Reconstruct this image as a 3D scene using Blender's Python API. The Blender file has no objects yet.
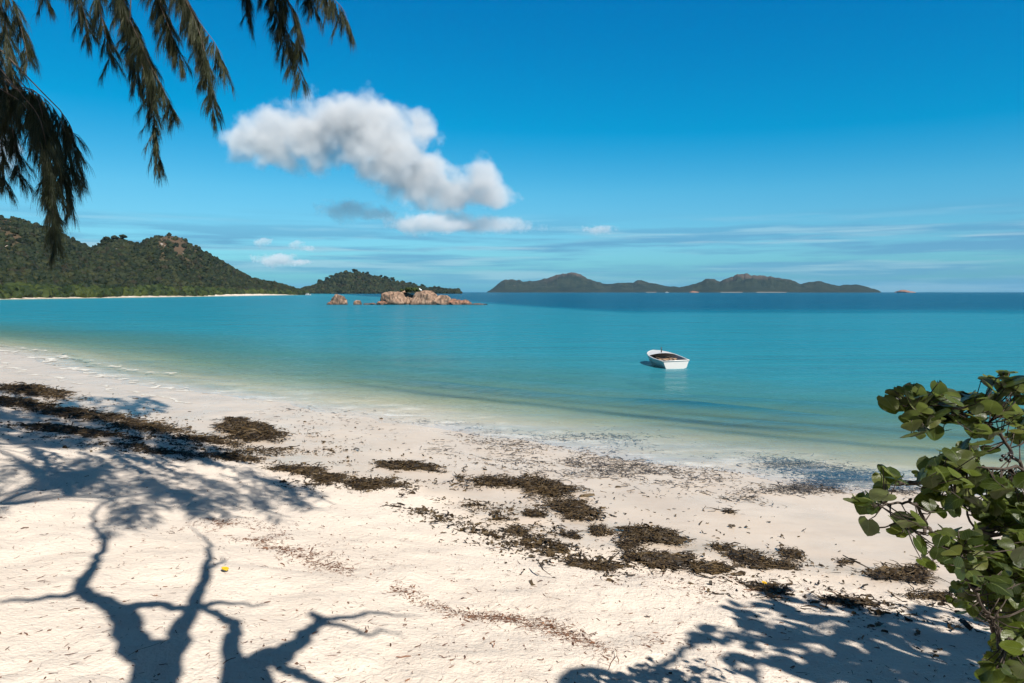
import bpy, math, random
import numpy as np

R = math.radians
rng = np.random.default_rng(7)
random.seed(7)
scene = bpy.context.scene
COL = scene.collection

# ------------------------------------------------------------------ camera model
CAM_Z = 3.5
F = 1024 * 24.0 / 36.0
PITCH = math.atan(49.5 / F)
SUN_AZ, SUN_EL = R(33), R(47)          # behind the camera, to its right
# unit vector towards the sun
S = np.array([math.sin(SUN_AZ) * math.cos(SUN_EL), -math.cos(SUN_AZ) * math.cos(SUN_EL), math.sin(SUN_EL)])


def ray(px, py):
    a, b = px - 512.0, 341.5 - py
    f = np.array([0, math.cos(PITCH), -math.sin(PITCH)])
    u = np.array([0, math.sin(PITCH), math.cos(PITCH)])
    d = f * F + np.array([1.0, 0, 0]) * a + u * b
    return d / np.linalg.norm(d)


def at(px, py, depth):
    d = ray(px, py)
    return np.array([0, 0, CAM_Z]) + d * (depth / d[1])


# ------------------------------------------------------------------ noise
def _hash(ix, iy, iz, seed):
    n = (ix * 374761393 + iy * 668265263 + iz * 2147483647 + seed * 1274126177) & 0xFFFFFFFF
    n = ((n ^ (n >> 13)) * 1274126177) & 0xFFFFFFFF
    n = n ^ (n >> 16)
    return (n & 0xFFFFFF) / float(0xFFFFFF)


def vnoise(x, y, z=None, seed=0):
    x = np.asarray(x, float); y = np.asarray(y, float)
    z = np.zeros_like(x) if z is None else np.asarray(z, float)
    ix, iy, iz = np.floor(x).astype(np.int64), np.floor(y).astype(np.int64), np.floor(z).astype(np.int64)
    fx, fy, fz = x - ix, y - iy, z - iz
    sx, sy, sz = [f * f * f * (f * (f * 6 - 15) + 10) for f in (fx, fy, fz)]
    out = 0
    for dx in (0, 1):
        for dy in (0, 1):
            for dz in (0, 1):
                w = (sx if dx else 1 - sx) * (sy if dy else 1 - sy) * (sz if dz else 1 - sz)
                out = out + w * _hash(ix + dx, iy + dy, iz + dz, seed)
    return out * 2 - 1


def fbm(x, y, z=None, octaves=5, seed=0, gain=0.5):
    a, s, out = 1.0, 0.0, 0
    x = np.asarray(x, float); y = np.asarray(y, float)
    for o in range(octaves):
        out = out + a * vnoise(x, y, z, seed + o * 17)
        s += a; a *= gain
        x, y = x * 2.03 + 11.3, y * 2.03 - 7.1
        if z is not None:
            z = np.asarray(z) * 2.03 + 3.7
    return out / s


def sstep(a, b, x):
    t = np.clip((x - a) / (b - a), 0, 1)
    return t * t * (3 - 2 * t)


# ------------------------------------------------------------------ mesh helpers
def make(name, verts, faces, mat=None, parent=None, smooth=True, attrs=None, uv=None, loc=None):
    """faces: (n,k) array or list of such arrays / lists of index lists"""
    verts = np.asarray(verts, float)
    me = bpy.data.meshes.new(name)
    if isinstance(faces, np.ndarray):
        faces = [faces]
    loops, starts, tot = [], [], 0
    for f in faces:
        f = np.asarray(f, np.int64)
        if f.size == 0:
            continue
        if f.ndim == 1:
            f = f[None, :]
        n, k = f.shape
        loops.append(f.ravel()); starts.append(tot + np.arange(n) * k); tot += n * k
    loops = np.concatenate(loops); starts = np.concatenate(starts)
    me.vertices.add(len(verts)); me.loops.add(len(loops)); me.polygons.add(len(starts))
    me.vertices.foreach_set('co', verts.ravel())
    me.loops.foreach_set('vertex_index', loops.astype(np.int32))
    me.polygons.foreach_set('loop_start', starts.astype(np.int32))
    me.polygons.foreach_set('use_smooth', np.full(len(starts), smooth, dtype=bool))
    me.update(calc_edges=True)
    if attrs:
        for k, v in attrs.items():
            a = me.attributes.new(k, 'FLOAT', 'POINT')
            a.data.foreach_set('value', np.asarray(v, np.float32))
    if uv is not None:
        l = me.uv_layers.new(name='UVMap')
        l.data.foreach_set('uv', np.asarray(uv, np.float32)[loops].ravel())
    me.validate(clean_customdata=False)
    ob = bpy.data.objects.new(name, me)
    COL.objects.link(ob)
    if mat is not None:
        me.materials.append(mat)
    if parent is not None:
        ob.parent = parent
        ob.matrix_parent_inverse.identity()
    if loc is not None:
        ob.location = loc
    return ob


class MB:
    """collects pieces into one mesh"""
    def __init__(self):
        self.v, self.f, self.n, self.uv, self.a = [], {}, 0, [], []

    def add(self, v, f, uv=None, a=0.0):
        v = np.asarray(v, float)
        fs = f if isinstance(f, list) else [f]
        for q in fs:
            q = np.asarray(q, np.int64)
            if q.ndim == 1:
                q = q[None, :]
            self.f.setdefault(q.shape[1], []).append(q + self.n)
        self.v.append(v); self.n += len(v)
        self.uv.append(np.zeros((len(v), 2)) if uv is None else uv)
        self.a.append(np.full(len(v), a) if np.isscalar(a) else np.asarray(a))

    def build(self, name, mat, parent=None, smooth=True, origin=None):
        v = np.concatenate(self.v)
        loc = None
        if origin is not None:
            v = v - np.asarray(origin); loc = tuple(origin)
        return make(name, v, [np.concatenate(q) for q in self.f.values()], mat, parent, smooth,
                    {'var': np.concatenate(self.a)}, np.concatenate(self.uv), loc)


def tag(o, label=None, cat=None, group=None, kind=None):
    if label: o['label'] = label
    if cat: o['category'] = cat
    if group: o['group'] = group
    if kind: o['kind'] = kind
    return o


def empty(name, loc=(0, 0, 0), rz=0):
    o = bpy.data.objects.new(name, None)
    COL.objects.link(o); o.location = tuple(loc); o.rotation_euler = (0, 0, rz)
    o.empty_display_size = 0.2
    return o


def smooth_path(pts, n=6):
    """Catmull-Rom"""
    p = np.asarray(pts, float)
    q = np.vstack([2 * p[0] - p[1], p, 2 * p[-1] - p[-2]])
    out = []
    for i in range(len(p) - 1):
        a, b, c, d = q[i], q[i + 1], q[i + 2], q[i + 3]
        for t in np.linspace(0, 1, n, endpoint=False):
            out.append(0.5 * (2 * b + (c - a) * t + (2 * a - 5 * b + 4 * c - d) * t * t + (3 * b - a - 3 * c + d) * t ** 3))
    out.append(p[-1])
    return np.array(out)


def tube(mb, path, radii, sides=7, a=0.0, rough=0.0):
    path = np.asarray(path, float); n = len(path)
    radii = np.interp(np.linspace(0, 1, n), np.linspace(0, 1, len(radii)), radii)
    tan = np.gradient(path, axis=0)
    tan /= np.linalg.norm(tan, axis=1)[:, None] + 1e-9
    ref = np.array([0, 0, 1.0]) if abs(tan[0][2]) < 0.9 else np.array([1.0, 0, 0])
    u = np.cross(tan[0], ref); u /= np.linalg.norm(u)
    V = []
    for i in range(n):
        u = u - tan[i] * np.dot(u, tan[i]); u /= np.linalg.norm(u) + 1e-9
        w = np.cross(tan[i], u)
        ang = np.arange(sides) * 2 * math.pi / sides
        rr = radii[i] * (1 + rough * (rng.random(sides) - 0.5))
        V.append(path[i] + (np.cos(ang) * rr)[:, None] * u + (np.sin(ang) * rr)[:, None] * w)
    V = np.vstack(V)
    i = np.arange(n - 1)[:, None] * sides; j = np.arange(sides)[None, :]; k = (j + 1) % sides
    Q = np.stack([i + j, i + k, i + sides + k, i + sides + j], -1).reshape(-1, 4)
    mb.add(V, [Q, np.arange(sides)[::-1].copy(), np.arange(sides) + (n - 1) * sides], a=a)


_ico = {}
def ico(sub):
    if sub in _ico:
        return _ico[sub]
    t = (1 + 5 ** .5) / 2
    v = [(-1, t, 0), (1, t, 0), (-1, -t, 0), (1, -t, 0), (0, -1, t), (0, 1, t), (0, -1, -t), (0, 1, -t), (t, 0, -1), (t, 0, 1), (-t, 0, -1), (-t, 0, 1)]
    f = [(0, 11, 5), (0, 5, 1), (0, 1, 7), (0, 7, 10), (0, 10, 11), (1, 5, 9), (5, 11, 4), (11, 10, 2), (10, 7, 6), (7, 1, 8), (3, 9, 4), (3, 4, 2), (3, 2, 6), (3, 6, 8), (3, 8, 9), (4, 9, 5), (2, 4, 11), (6, 2, 10), (8, 6, 7), (9, 8, 1)]
    v = [np.array(p) / np.linalg.norm(p) for p in v]
    for _ in range(sub):
        mid, nf = {}, []
        def m(a, b):
            k = (min(a, b), max(a, b))
            if k not in mid:
                p = v[a] + v[b]; v.append(p / np.linalg.norm(p)); mid[k] = len(v) - 1
            return mid[k]
        for a, b, c in f:
            ab, bc, ca = m(a, b), m(b, c), m(c, a)
            nf += [(a, ab, ca), (b, bc, ab), (c, ca, bc), (ab, bc, ca)]
        f = nf
    _ico[sub] = (np.array(v), np.array(f))
    return _ico[sub]


# ------------------------------------------------------------------ material helpers
class NT:
    def __init__(self, name):
        self.m = bpy.data.materials.new(name); self.m.use_nodes = True
        self.t = self.m.node_tree; self.t.nodes.clear()
        self.out = self.n('ShaderNodeOutputMaterial')

    def n(self, typ, **kw):
        o = self.t.nodes.new(typ)
        for k, v in kw.items():
            setattr(o, k, v)
        return o

    def l(self, a, b):
        self.t.links.new(a, b)

    def set(self, sock, v):
        if isinstance(v, bpy.types.NodeSocket):
            self.l(v, sock)
        else:
            sock.default_value = v

    def math(self, op, a, b=None, c=None, clamp=False):
        o = self.n('ShaderNodeMath', operation=op, use_clamp=clamp)
        self.set(o.inputs[0], a)
        if b is not None: self.set(o.inputs[1], b)
        if c is not None: self.set(o.inputs[2], c)
        return o.outputs[0]

    def vmath(self, op, a, b=None):
        o = self.n('ShaderNodeVectorMath', operation=op)
        self.set(o.inputs[0], a)
        if b is not None: self.set(o.inputs[1], b)
        return o

    def mix(self, f, a, b, blend='MIX'):
        o = self.n('ShaderNodeMix', data_type='RGBA', blend_type=blend)
        self.set(o.inputs[0], f)
        self.set(o.inputs[6], a if isinstance(a, bpy.types.NodeSocket) else (*a, 1)[:4])
        self.set(o.inputs[7], b if isinstance(b, bpy.types.NodeSocket) else (*b, 1)[:4])
        return o.outputs[2]

    def noise(self, vec, scale, detail=4, rough=0.55, dist=0.0):
        o = self.n('ShaderNodeTexNoise')
        if vec is not None: self.l(vec, o.inputs['Vector'])
        self.set(o.inputs['Scale'], scale); o.inputs['Detail'].default_value = detail
        o.inputs['Roughness'].default_value = rough; o.inputs['Distortion'].default_value = dist
        return o.outputs['Fac']

    def ramp(self, fac, stops, interp='LINEAR'):
        o = self.n('ShaderNodeValToRGB'); e = o.color_ramp.elements
        o.color_ramp.interpolation = interp
        while len(e) > 1:
            e.remove(e[-1])
        for i, (p, c) in enumerate(stops):
            x = e[0] if i == 0 else e.new(p)
            x.position = p
            x.color = (c, c, c, 1) if np.isscalar(c) else (*c, 1)
        self.l(fac, o.inputs[0])
        return o.outputs[0]

    def attr(self, name):
        return self.n('ShaderNodeAttribute', attribute_name=name).outputs['Fac']

    def pos(self):
        return self.n('ShaderNodeNewGeometry').outputs['Position']

    def island(self):
        return self.n('ShaderNodeNewGeometry').outputs['Random Per Island']

    def scale(self, vec, s):
        o = self.n('ShaderNodeMapping'); self.l(vec, o.inputs['Vector'])
        o.inputs['Scale'].default_value = s
        return o.outputs[0]

    def bump(self, h, dist, strength=1.0, normal=None):
        o = self.n('ShaderNodeBump'); self.l(h, o.inputs['Height'])
        self.set(o.inputs['Distance'], dist); self.set(o.inputs['Strength'], strength)
        if normal is not None: self.l(normal, o.inputs['Normal'])
        return o.outputs[0]

    def pbsdf(self, base, rough=0.6, normal=None, spec=0.5, **kw):
        o = self.n('ShaderNodeBsdfPrincipled')
        self.set(o.inputs['Base Color'], base if isinstance(base, bpy.types.NodeSocket) else (*base, 1)[:4])
        self.set(o.inputs['Roughness'], rough); self.set(o.inputs['Specular IOR Level'], spec)
        if normal is not None: self.l(normal, o.inputs['Normal'])
        for k, v in kw.items():
            self.set(o.inputs[k], v)
        return o.outputs[0]

    def done(self, sh):
        self.l(sh, self.out.inputs['Surface'])
        return self.m


def mat_simple(name, base, rough=0.5, var=0.15, scale=6.0, bump=0.0, spec=0.5):
    t = NT(name); p = t.n('ShaderNodeTexCoord').outputs['Object']
    n = t.noise(p, scale, 5)
    c = t.mix(n, tuple(b * (1 - var) for b in base), tuple(min(1, b * (1 + var)) for b in base))
    return t.done(t.pbsdf(c, rough, t.bump(n, bump) if bump else None, spec))


# ------------------------------------------------------------------ terrain
shore_pts = [(70, -60), (40, -24), (30, -6), (22, 3), (14, 8.0), (8.1, 11.3), (6.15, 12.2), (2.84, 14.1), (-1.6, 17.3), (-8.3, 21.9), (-13.2, 25.2),
             (-21, 31.5), (-30, 40), (-52, 56), (-78, 72), (-130, 108), (-195, 170), (-235, 240), (-242, 320), (-242, 400), (-244, 531), (-250, 700), (-262, 850), (-300, 960), (-380, 1040), (-700, 1150), (-2000, 1200)]
SH = smooth_path(shore_pts, 5)
POLY = np.vstack([SH, [(-9000, 1200), (-9000, -9000), (200, -9000)]])


def shore_dist(x, y):
    """signed distance to the waterline, positive on land"""
    x = np.asarray(x, float); y = np.asarray(y, float)
    sh = x.shape; X = x.ravel(); Y = y.ravel()
    best = np.full(X.shape, 1e18)
    for a, b in zip(SH[:-1], SH[1:]):
        ex, ey = b - a; L = ex * ex + ey * ey
        t = np.clip(((X - a[0]) * ex + (Y - a[1]) * ey) / L, 0, 1)
        best = np.minimum(best, (X - a[0] - t * ex) ** 2 + (Y - a[1] - t * ey) ** 2)
    inside = np.zeros(X.shape, bool)
    P2 = np.roll(POLY, -1, axis=0)
    for a, b in zip(POLY, P2):
        if a[1] == b[1]:
            continue
        c = ((a[1] > Y) != (b[1] > Y)) & (X < (b[0] - a[0]) * (Y - a[1]) / (b[1] - a[1]) + a[0])
        inside ^= c
    d = np.sqrt(best)
    return np.where(inside, d, -d).reshape(sh)


def terrain(x, y, d=None):
    x = np.asarray(x, float); y = np.asarray(y, float)
    if d is None:
        d = shore_dist(x, y)
    land = np.interp(d, [0, 2, 4.5, 7, 10, 14, 20, 40, 100], [0, .07, .20, .55, 1.08, 1.62, 1.95, 2.3, 3.0])
    sea = -np.interp(-d, [0, 2.5, 5, 9, 15, 25, 60, 120, 300], [0, .10, .26, .62, 1.0, 1.35, 2.0, 2.6, 3.4])
    z = np.where(d > 0, land, sea)
    off = 119 + np.maximum(0, 20 - x) * 3.2
    off = off + 14 * fbm(x / 60.0, y / 90.0, octaves=3, seed=5)
    z = z - 11 * sstep(-14, 40, y - off) * sstep(30, 120, -d)
    r = np.hypot(x, y)
    near = np.exp(-r / 60.0)
    wet = sstep(6.0, 4.0, d)
    big = fbm(x * 0.35, y * 0.35, octaves=3, seed=3)
    z = z + near * big * np.where(d > -6, 0.05, 0.10) * (1 - 0.35 * wet)
    # foot-worn hollows of the dry sand
    hol = fbm(x * 2.1, y * 2.1, octaves=3, seed=21)
    z = z + near * (1 - wet) * 0.05 * hol
    z = z + near * wet * 0.012 * fbm(x * 0.9 + y * .5, y * 1.2, octaves=2, seed=33)
    return z


_lx, _ly = np.arange(-60, 24, .12), np.arange(-4, 70, .12)
_LX, _LY = np.meshgrid(_lx, _ly, indexing='ij')
_LZ = terrain(_LX, _LY)


def tz(x, y):
    """terrain height near the viewpoint, from a table"""
    u = np.clip((np.asarray(x, float) - _lx[0]) / .12, 0, len(_lx) - 1.001); v = np.clip((np.asarray(y, float) - _ly[0]) / .12, 0, len(_ly) - 1.001)
    i, j = u.astype(int), v.astype(int); a, b = u - i, v - j
    return _LZ[i, j] * (1 - a) * (1 - b) + _LZ[i + 1, j] * a * (1 - b) + _LZ[i, j + 1] * (1 - a) * b + _LZ[i + 1, j + 1] * a * b


_T = np.concatenate([np.linspace(1.5, 20, 400), np.geomspace(20.05, 80, 300)])


def ground_at(px, py):
    d = ray(px, py); o = np.array([0, 0, CAM_Z])
    P = o + d * _T[:, None]
    h = P[:, 2] - tz(P[:, 0], P[:, 1])
    i = int(np.argmax(h < 0))
    if i == 0:
        return o + d * (-CAM_Z / d[2])
    u = h[i - 1] / (h[i - 1] - h[i])
    return o + d * (_T[i - 1] + (_T[i] - _T[i - 1]) * u)


def polar_grid():
    az = np.concatenate([np.arange(-180, -72, 5.0), np.arange(-72, 60, 0.3), np.arange(60, 180, 5.0)])
    az = R(1) * az
    r = np.concatenate([np.geomspace(0.5, 60, 400)[:-1], np.geomspace(60, 14000, 230)])
    A, Rr = np.meshgrid(az, r, indexing='ij')
    x, y = Rr * np.sin(A), Rr * np.cos(A)
    na, nr = A.shape
    i = np.arange(na)[:, None]; j = np.arange(nr - 1)[None, :]; k = (i + 1) % na
    Q = np.stack([i * nr + j, k * nr + j, k * nr + j + 1, i * nr + j + 1], -1).reshape(-1, 4)
    Q = Q[:, ::-1].copy()
    cap = (np.arange(na) * nr)[::-1].copy()
    return x.ravel(), y.ravel(), Q, cap


gx, gy, gq, gcap = polar_grid()
gd = shore_dist(gx, gy)
gz = terrain(gx, gy, gd)
gwet = sstep(6.3, 4.9, gd + 1.0 * fbm(gx * .45, gy * .45, octaves=4, seed=9) + 0.3 * fbm(gx * 3, gy * 3, octaves=2, seed=19))


def sand_material():
    t = NT('sand'); p = t.pos()
    wet = t.attr('wet')
    grain = t.noise(p, 260.0, 3, .7)
    lump = t.noise(p, 9.0, 6, .62)
    lump2 = t.noise(p, 32.0, 4, .6)
    patch = t.noise(p, 0.7, 5, .6)
    dry = t.mix(t.ramp(patch, [(.3, 0.), (.7, 1.)]), (.60, .518, .44), (.67, .585, .50))
    dry = t.mix(t.math('MULTIPLY', t.ramp(t.noise(p, 75.0, 3, .7), [(.60, 0.), (.72, 1.)]), .38), dry, (.30, .21, .14))
    dry = t.mix(t.math('MULTIPLY', t.ramp(t.noise(t.scale(p, (1, 2.2, 1)), 20.0, 5, .75), [(.56, 0.), (.74, 1.)]), .22), dry, (.42, .30, .21))
    wetc = t.mix(t.ramp(patch, [(.3, 0.), (.7, 1.)]), (.45, .37, .295), (.54, .455, .37))
    wetc = t.mix(t.math('MULTIPLY', t.ramp(t.noise(t.scale(p, (.6, 1.3, 1)), 2.6, 6, .65), [(.5, 0.), (.72, 1.)]), .35), wetc, (.36, .29, .225))
    base = t.mix(wet, dry, wetc)
    h = t.math('ADD', t.math('MULTIPLY', lump, .65), t.math('ADD', t.math('MULTIPLY', lump2, .42), t.math('MULTIPLY', grain, .05)))
    dist = t.math('MULTIPLY_ADD', wet, -.032, .036)
    nrm = t.bump(h, dist, 1.0)
    rough = t.math('MULTIPLY_ADD', wet, -.62, .92)
    rough = t.math('ADD', rough, t.math('MULTIPLY', t.math('SUBTRACT', t.noise(p, 1.1, 4), .5), .35), clamp=True)
    return t.done(t.pbsdf(base, rough, nrm, t.math('MULTIPLY_ADD', wet, .10, .10)))


ground = make('ground', np.stack([gx, gy, gz], 1), [gq, gcap], sand_material(), attrs={'wet': gwet, 'dist': gd})
tag(ground, 'pale coral sand beach sloping into the clear shallows', kind='structure')


# ------------------------------------------------------------------ water
def swell(x, y, d):
    q = -d
    nz = fbm(x * .06, y * .06, octaves=2, seed=61) * 1.6
    def ridge(c, w, h, cut):
        return h * np.exp(-((q - c - nz) / w) ** 2) * cut
    right = sstep(-9, -1, x) * sstep(60, 30, np.hypot(x, y))
    left = sstep(-4, -12, x) * sstep(90, 50, np.hypot(x, y))
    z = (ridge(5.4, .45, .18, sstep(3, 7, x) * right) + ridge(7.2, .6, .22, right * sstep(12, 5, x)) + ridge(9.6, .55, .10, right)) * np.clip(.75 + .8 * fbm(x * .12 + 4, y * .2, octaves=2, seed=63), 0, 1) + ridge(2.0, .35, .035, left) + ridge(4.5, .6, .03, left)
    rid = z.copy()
    near = np.exp(-np.hypot(x, y) / 120.0)
    z = z + near * .018 * fbm(x * .8, y * 1.1, octaves=3, seed=71) * sstep(1.0, 6.0, q)
    return z, rid


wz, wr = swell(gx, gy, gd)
wz = wz + 0.004
dep = np.maximum(0, wz - gz)
keep = (gz[gq] < 0.16).any(axis=1) & (gd[gq] < 12).any(axis=1)


def water_material():
    t = NT('sea_water'); p = t.pos()
    dep = t.attr('depth'); d = t.attr('dist')
    pp = t.n('ShaderNodeMapping'); t.l(p, pp.inputs['Vector']); pp.inputs['Rotation'].default_value = (0, 0, R(20)); pp.inputs['Scale'].default_value = (.45, 1, 1)
    v = pp.outputs[0]
    n1 = t.noise(v, 1.6, 5, .6, .3); n2 = t.noise(v, 6.5, 4, .6, .4); n3 = t.noise(v, .22, 4, .55)
    h = t.math('ADD', t.math('MULTIPLY', n1, .75), t.math('ADD', t.math('MULTIPLY', n2, .2), t.math('MULTIPLY', n3, 1.6)))
    ripple = t.ramp(t.math('MULTIPLY', dep, .5), [(0, .10), (.12, .5), (.4, 1.)])
    nrm = t.bump(h, t.math('MULTIPLY', ripple, .30), 1.0)
    patch = t.noise(t.scale(p, (.35, 1, 1)), .06, 5, .6)
    dd = t.math('MULTIPLY', dep, t.math('MULTIPLY_ADD', patch, .8, .6))
    col = t.ramp(t.math('DIVIDE', dd, 16.0), [(0, (.20, .22, .14)), (.016, (.14, .22, .165)), (.042, (.055, .205, .21)), (.068, (.024, .215, .285)), (.10, (.014, .185, .26)), (.16, (.013, .158, .23)), (.30, (.001, .105, .17)), (1., (.0, .05, .108))])
    strk = t.noise(t.scale(p, (.018, .22, 1)), 1.0, 6, .62)      # wind streaks and weed beds; the ruffles' differing sky reflection painted as colour
    strk2 = t.noise(t.scale(p, (.12, .9, 1)), 1.0, 5, .65)
    sk_ = t.math('ADD', t.math('MULTIPLY', strk, .6), t.math('MULTIPLY', strk2, .4))
    col = t.mix(t.math('MULTIPLY', t.ramp(sk_, [(.50, 0.), (.66, 1.)]), .34), col, (.008, .10, .15))
    col = t.mix(t.math('MULTIPLY', t.attr('swell'), 1.0, None, True), col, (.012, .085, .115))     # wave faces painted darker, for the sky reflection they lack
    scatter = t.n('ShaderNodeBsdfDiffuse'); t.l(col, scatter.inputs['Color'])
    tr = t.n('ShaderNodeBsdfTransparent')
    t.l(t.ramp(t.math('MULTIPLY', dd, .5), [(0, (1, 1, 1)), (.06, (.90, .95, .84)), (.16, (.72, .91, .80)), (.32, (.5, .86, .82)), (1., (.25, .75, .82))]), tr.inputs['Color'])
    f = t.math('SUBTRACT', 1.0, t.math('POWER', 2.718, t.math('MULTIPLY', dd, -1.25)))
    f = t.math('ADD', f, t.math('MULTIPLY', t.attr('swell'), .55), None, True)  # ridges made more opaque so the painted dark band shows
    body = t.n('ShaderNodeMixShader'); t.l(f, body.inputs[0]); t.l(tr.outputs[0], body.inputs[1]); t.l(scatter.outputs[0], body.inputs[2])
    gl = t.n('ShaderNodeBsdfGlossy'); gl.inputs['Roughness'].default_value = .09; t.l(nrm, gl.inputs['Normal'])
    gl.inputs['Color'].default_value = (1, 1, 1, 1)
    fr = t.n('ShaderNodeFresnel'); fr.inputs['IOR'].default_value = 1.33; t.l(nrm, fr.inputs['Normal'])
    fac = t.math('MULTIPLY', t.math('MINIMUM', t.math('MULTIPLY', fr.outputs[0], .5), .22), t.ramp(strk2, [(.35, .55), (.65, 1.35)]))
    o = t.n('ShaderNodeMixShader'); t.l(fac, o.inputs[0]); t.l(body.outputs[0], o.inputs[1]); t.l(gl.outputs[0], o.inputs[2])
    # thin broken foam where the wash runs out
    fm = t.math('MULTIPLY', t.ramp(t.math('MULTIPLY', dep, 6.0), [(.0, 0.), (.10, 1.), (.22, .75), (.7, 0.)]), t.ramp(t.noise(t.scale(p, (.5, 1, 1)), 1.5, 6, .7), [(.5, 0.), (.72, 1.)]))
    foam = t.n('ShaderNodeBsdfDiffuse'); foam.inputs['Color'].default_value = (.85, .85, .82, 1)
    o2 = t.n('ShaderNodeMixShader'); t.l(t.math('MULTIPLY', fm, .42), o2.inputs[0]); t.l(o.outputs[0], o2.inputs[1]); t.l(foam.outputs[0], o2.inputs[2])
    return t.done(o2.outputs[0])


used = np.unique(gq[keep]); remap = np.full(len(gx), -1); remap[used] = np.arange(len(used))
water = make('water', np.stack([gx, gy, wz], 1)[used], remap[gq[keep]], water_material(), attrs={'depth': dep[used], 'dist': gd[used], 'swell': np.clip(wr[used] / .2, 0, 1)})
tag(water, 'calm turquoise lagoon deepening to blue at the horizon', kind='structure')


# ragged lines of spent foam where the wash runs up the beach at the left
def foam_line(off, wid, x0, x1, seed):
    P = smooth_path(SH[(SH[:, 0] > x0 - 6) & (SH[:, 0] < x1 + 4)], 60)
    P = P[(P[:, 0] > x0) & (P[:, 0] < x1)]
    T = np.gradient(P, axis=0); T /= np.linalg.norm(T, axis=1)[:, None]; N = np.stack([T[:, 1], -T[:, 0]], 1)
    probe = shore_dist(P[:1, 0] + N[:1, 0], P[:1, 1] + N[:1, 1])[0]
    N = N * (1 if probe > 0 else -1)
    m = MB(); n = len(P); a = np.arange(n)
    wob = .5 * fbm(P[:, 0] * .5, P[:, 1] * .5, octaves=4, seed=seed) * 1.6
    rows = 7; V = []
    for k in range(rows):
        u = k / (rows - 1) - .5
        w = wid * np.clip(.5 + 1.6 * fbm(P[:, 0] * .9 + k * .15, P[:, 1] * .9, octaves=4, seed=seed + 1), 0, 2)
        q = P + N * (off + wob + u * w)[:, None]
        V.append(np.stack([q[:, 0], q[:, 1], np.maximum(terrain(q[:, 0], q[:, 1]), .004) + .008], -1))
    V = np.stack(V, 1).reshape(-1, 3)
    b = (np.arange(n - 1) * rows)[:, None]; k = np.arange(rows - 1)[None, :]
    Q = np.stack([b + k, b + k + 1, b + rows + k + 1, b + rows + k], -1).reshape(-1, 4)
    c = V[Q].mean(1)
    keepq = fbm(c[:, 0] * 3.2, c[:, 1] * 3.2, octaves=4, seed=seed + 5) > .04
    return V, Q[keepq]


foam_b = MB()
for args in ((-.15, .75, -46, -6, 401), (1.5, .35, -40, -9, 411), (-1.7, .5, -46, -16, 421)):
    foam_b.add(*foam_line(*args))
tag(foam_b.build('sea_foam', mat_simple('sea_foam', (.52, .50, .455), .8, .12, 6), smooth=True), 'broken pale foam lines left by the wash on the far left of the beach', kind='stuff')

# ------------------------------------------------------------------ distant land
def land_material(name, low, high, brown, rock, scale, sand=None):
    t = NT(name); p = t.pos()
    n = t.noise(p, scale, 8, .65); n2 = t.noise(p, scale * 6, 5, .7)
    c = t.mix(t.ramp(n, [(.35, 0.), (.65, 1.)]), low, high)
    c = t.mix(t.math('MULTIPLY', t.ramp(n2, [(.4, 0.), (.7, 1.)]), .6), c, tuple(v * .45 for v in low))
    c = t.mix(t.math('MULTIPLY', t.attr('bare'), t.ramp(n, [(.3, .55), (.55, 1.)])), c, brown)
    c = t.mix(t.math('MULTIPLY', t.ramp(t.noise(p, scale * 3, 4, .6), [(.69, 0.), (.72, 1.)]), t.attr('rocky')), c, rock)
    if sand: c = t.mix(t.attr('strand'), c, sand)
    return t.done(t.pbsdf(c, .9, t.bump(n2, 2.5 * .03 / scale), .1))


def baldp(px):
    return max(math.exp(-((px - 178) / 34) ** 2), .9 * math.exp(-((px - 5) / 60) ** 2))


def prof_up(s):
    s = np.clip(s, 0, 1)
    return .62 * s ** 1.25 + .38 * np.sin(s * math.pi / 2) ** 1.3


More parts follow.
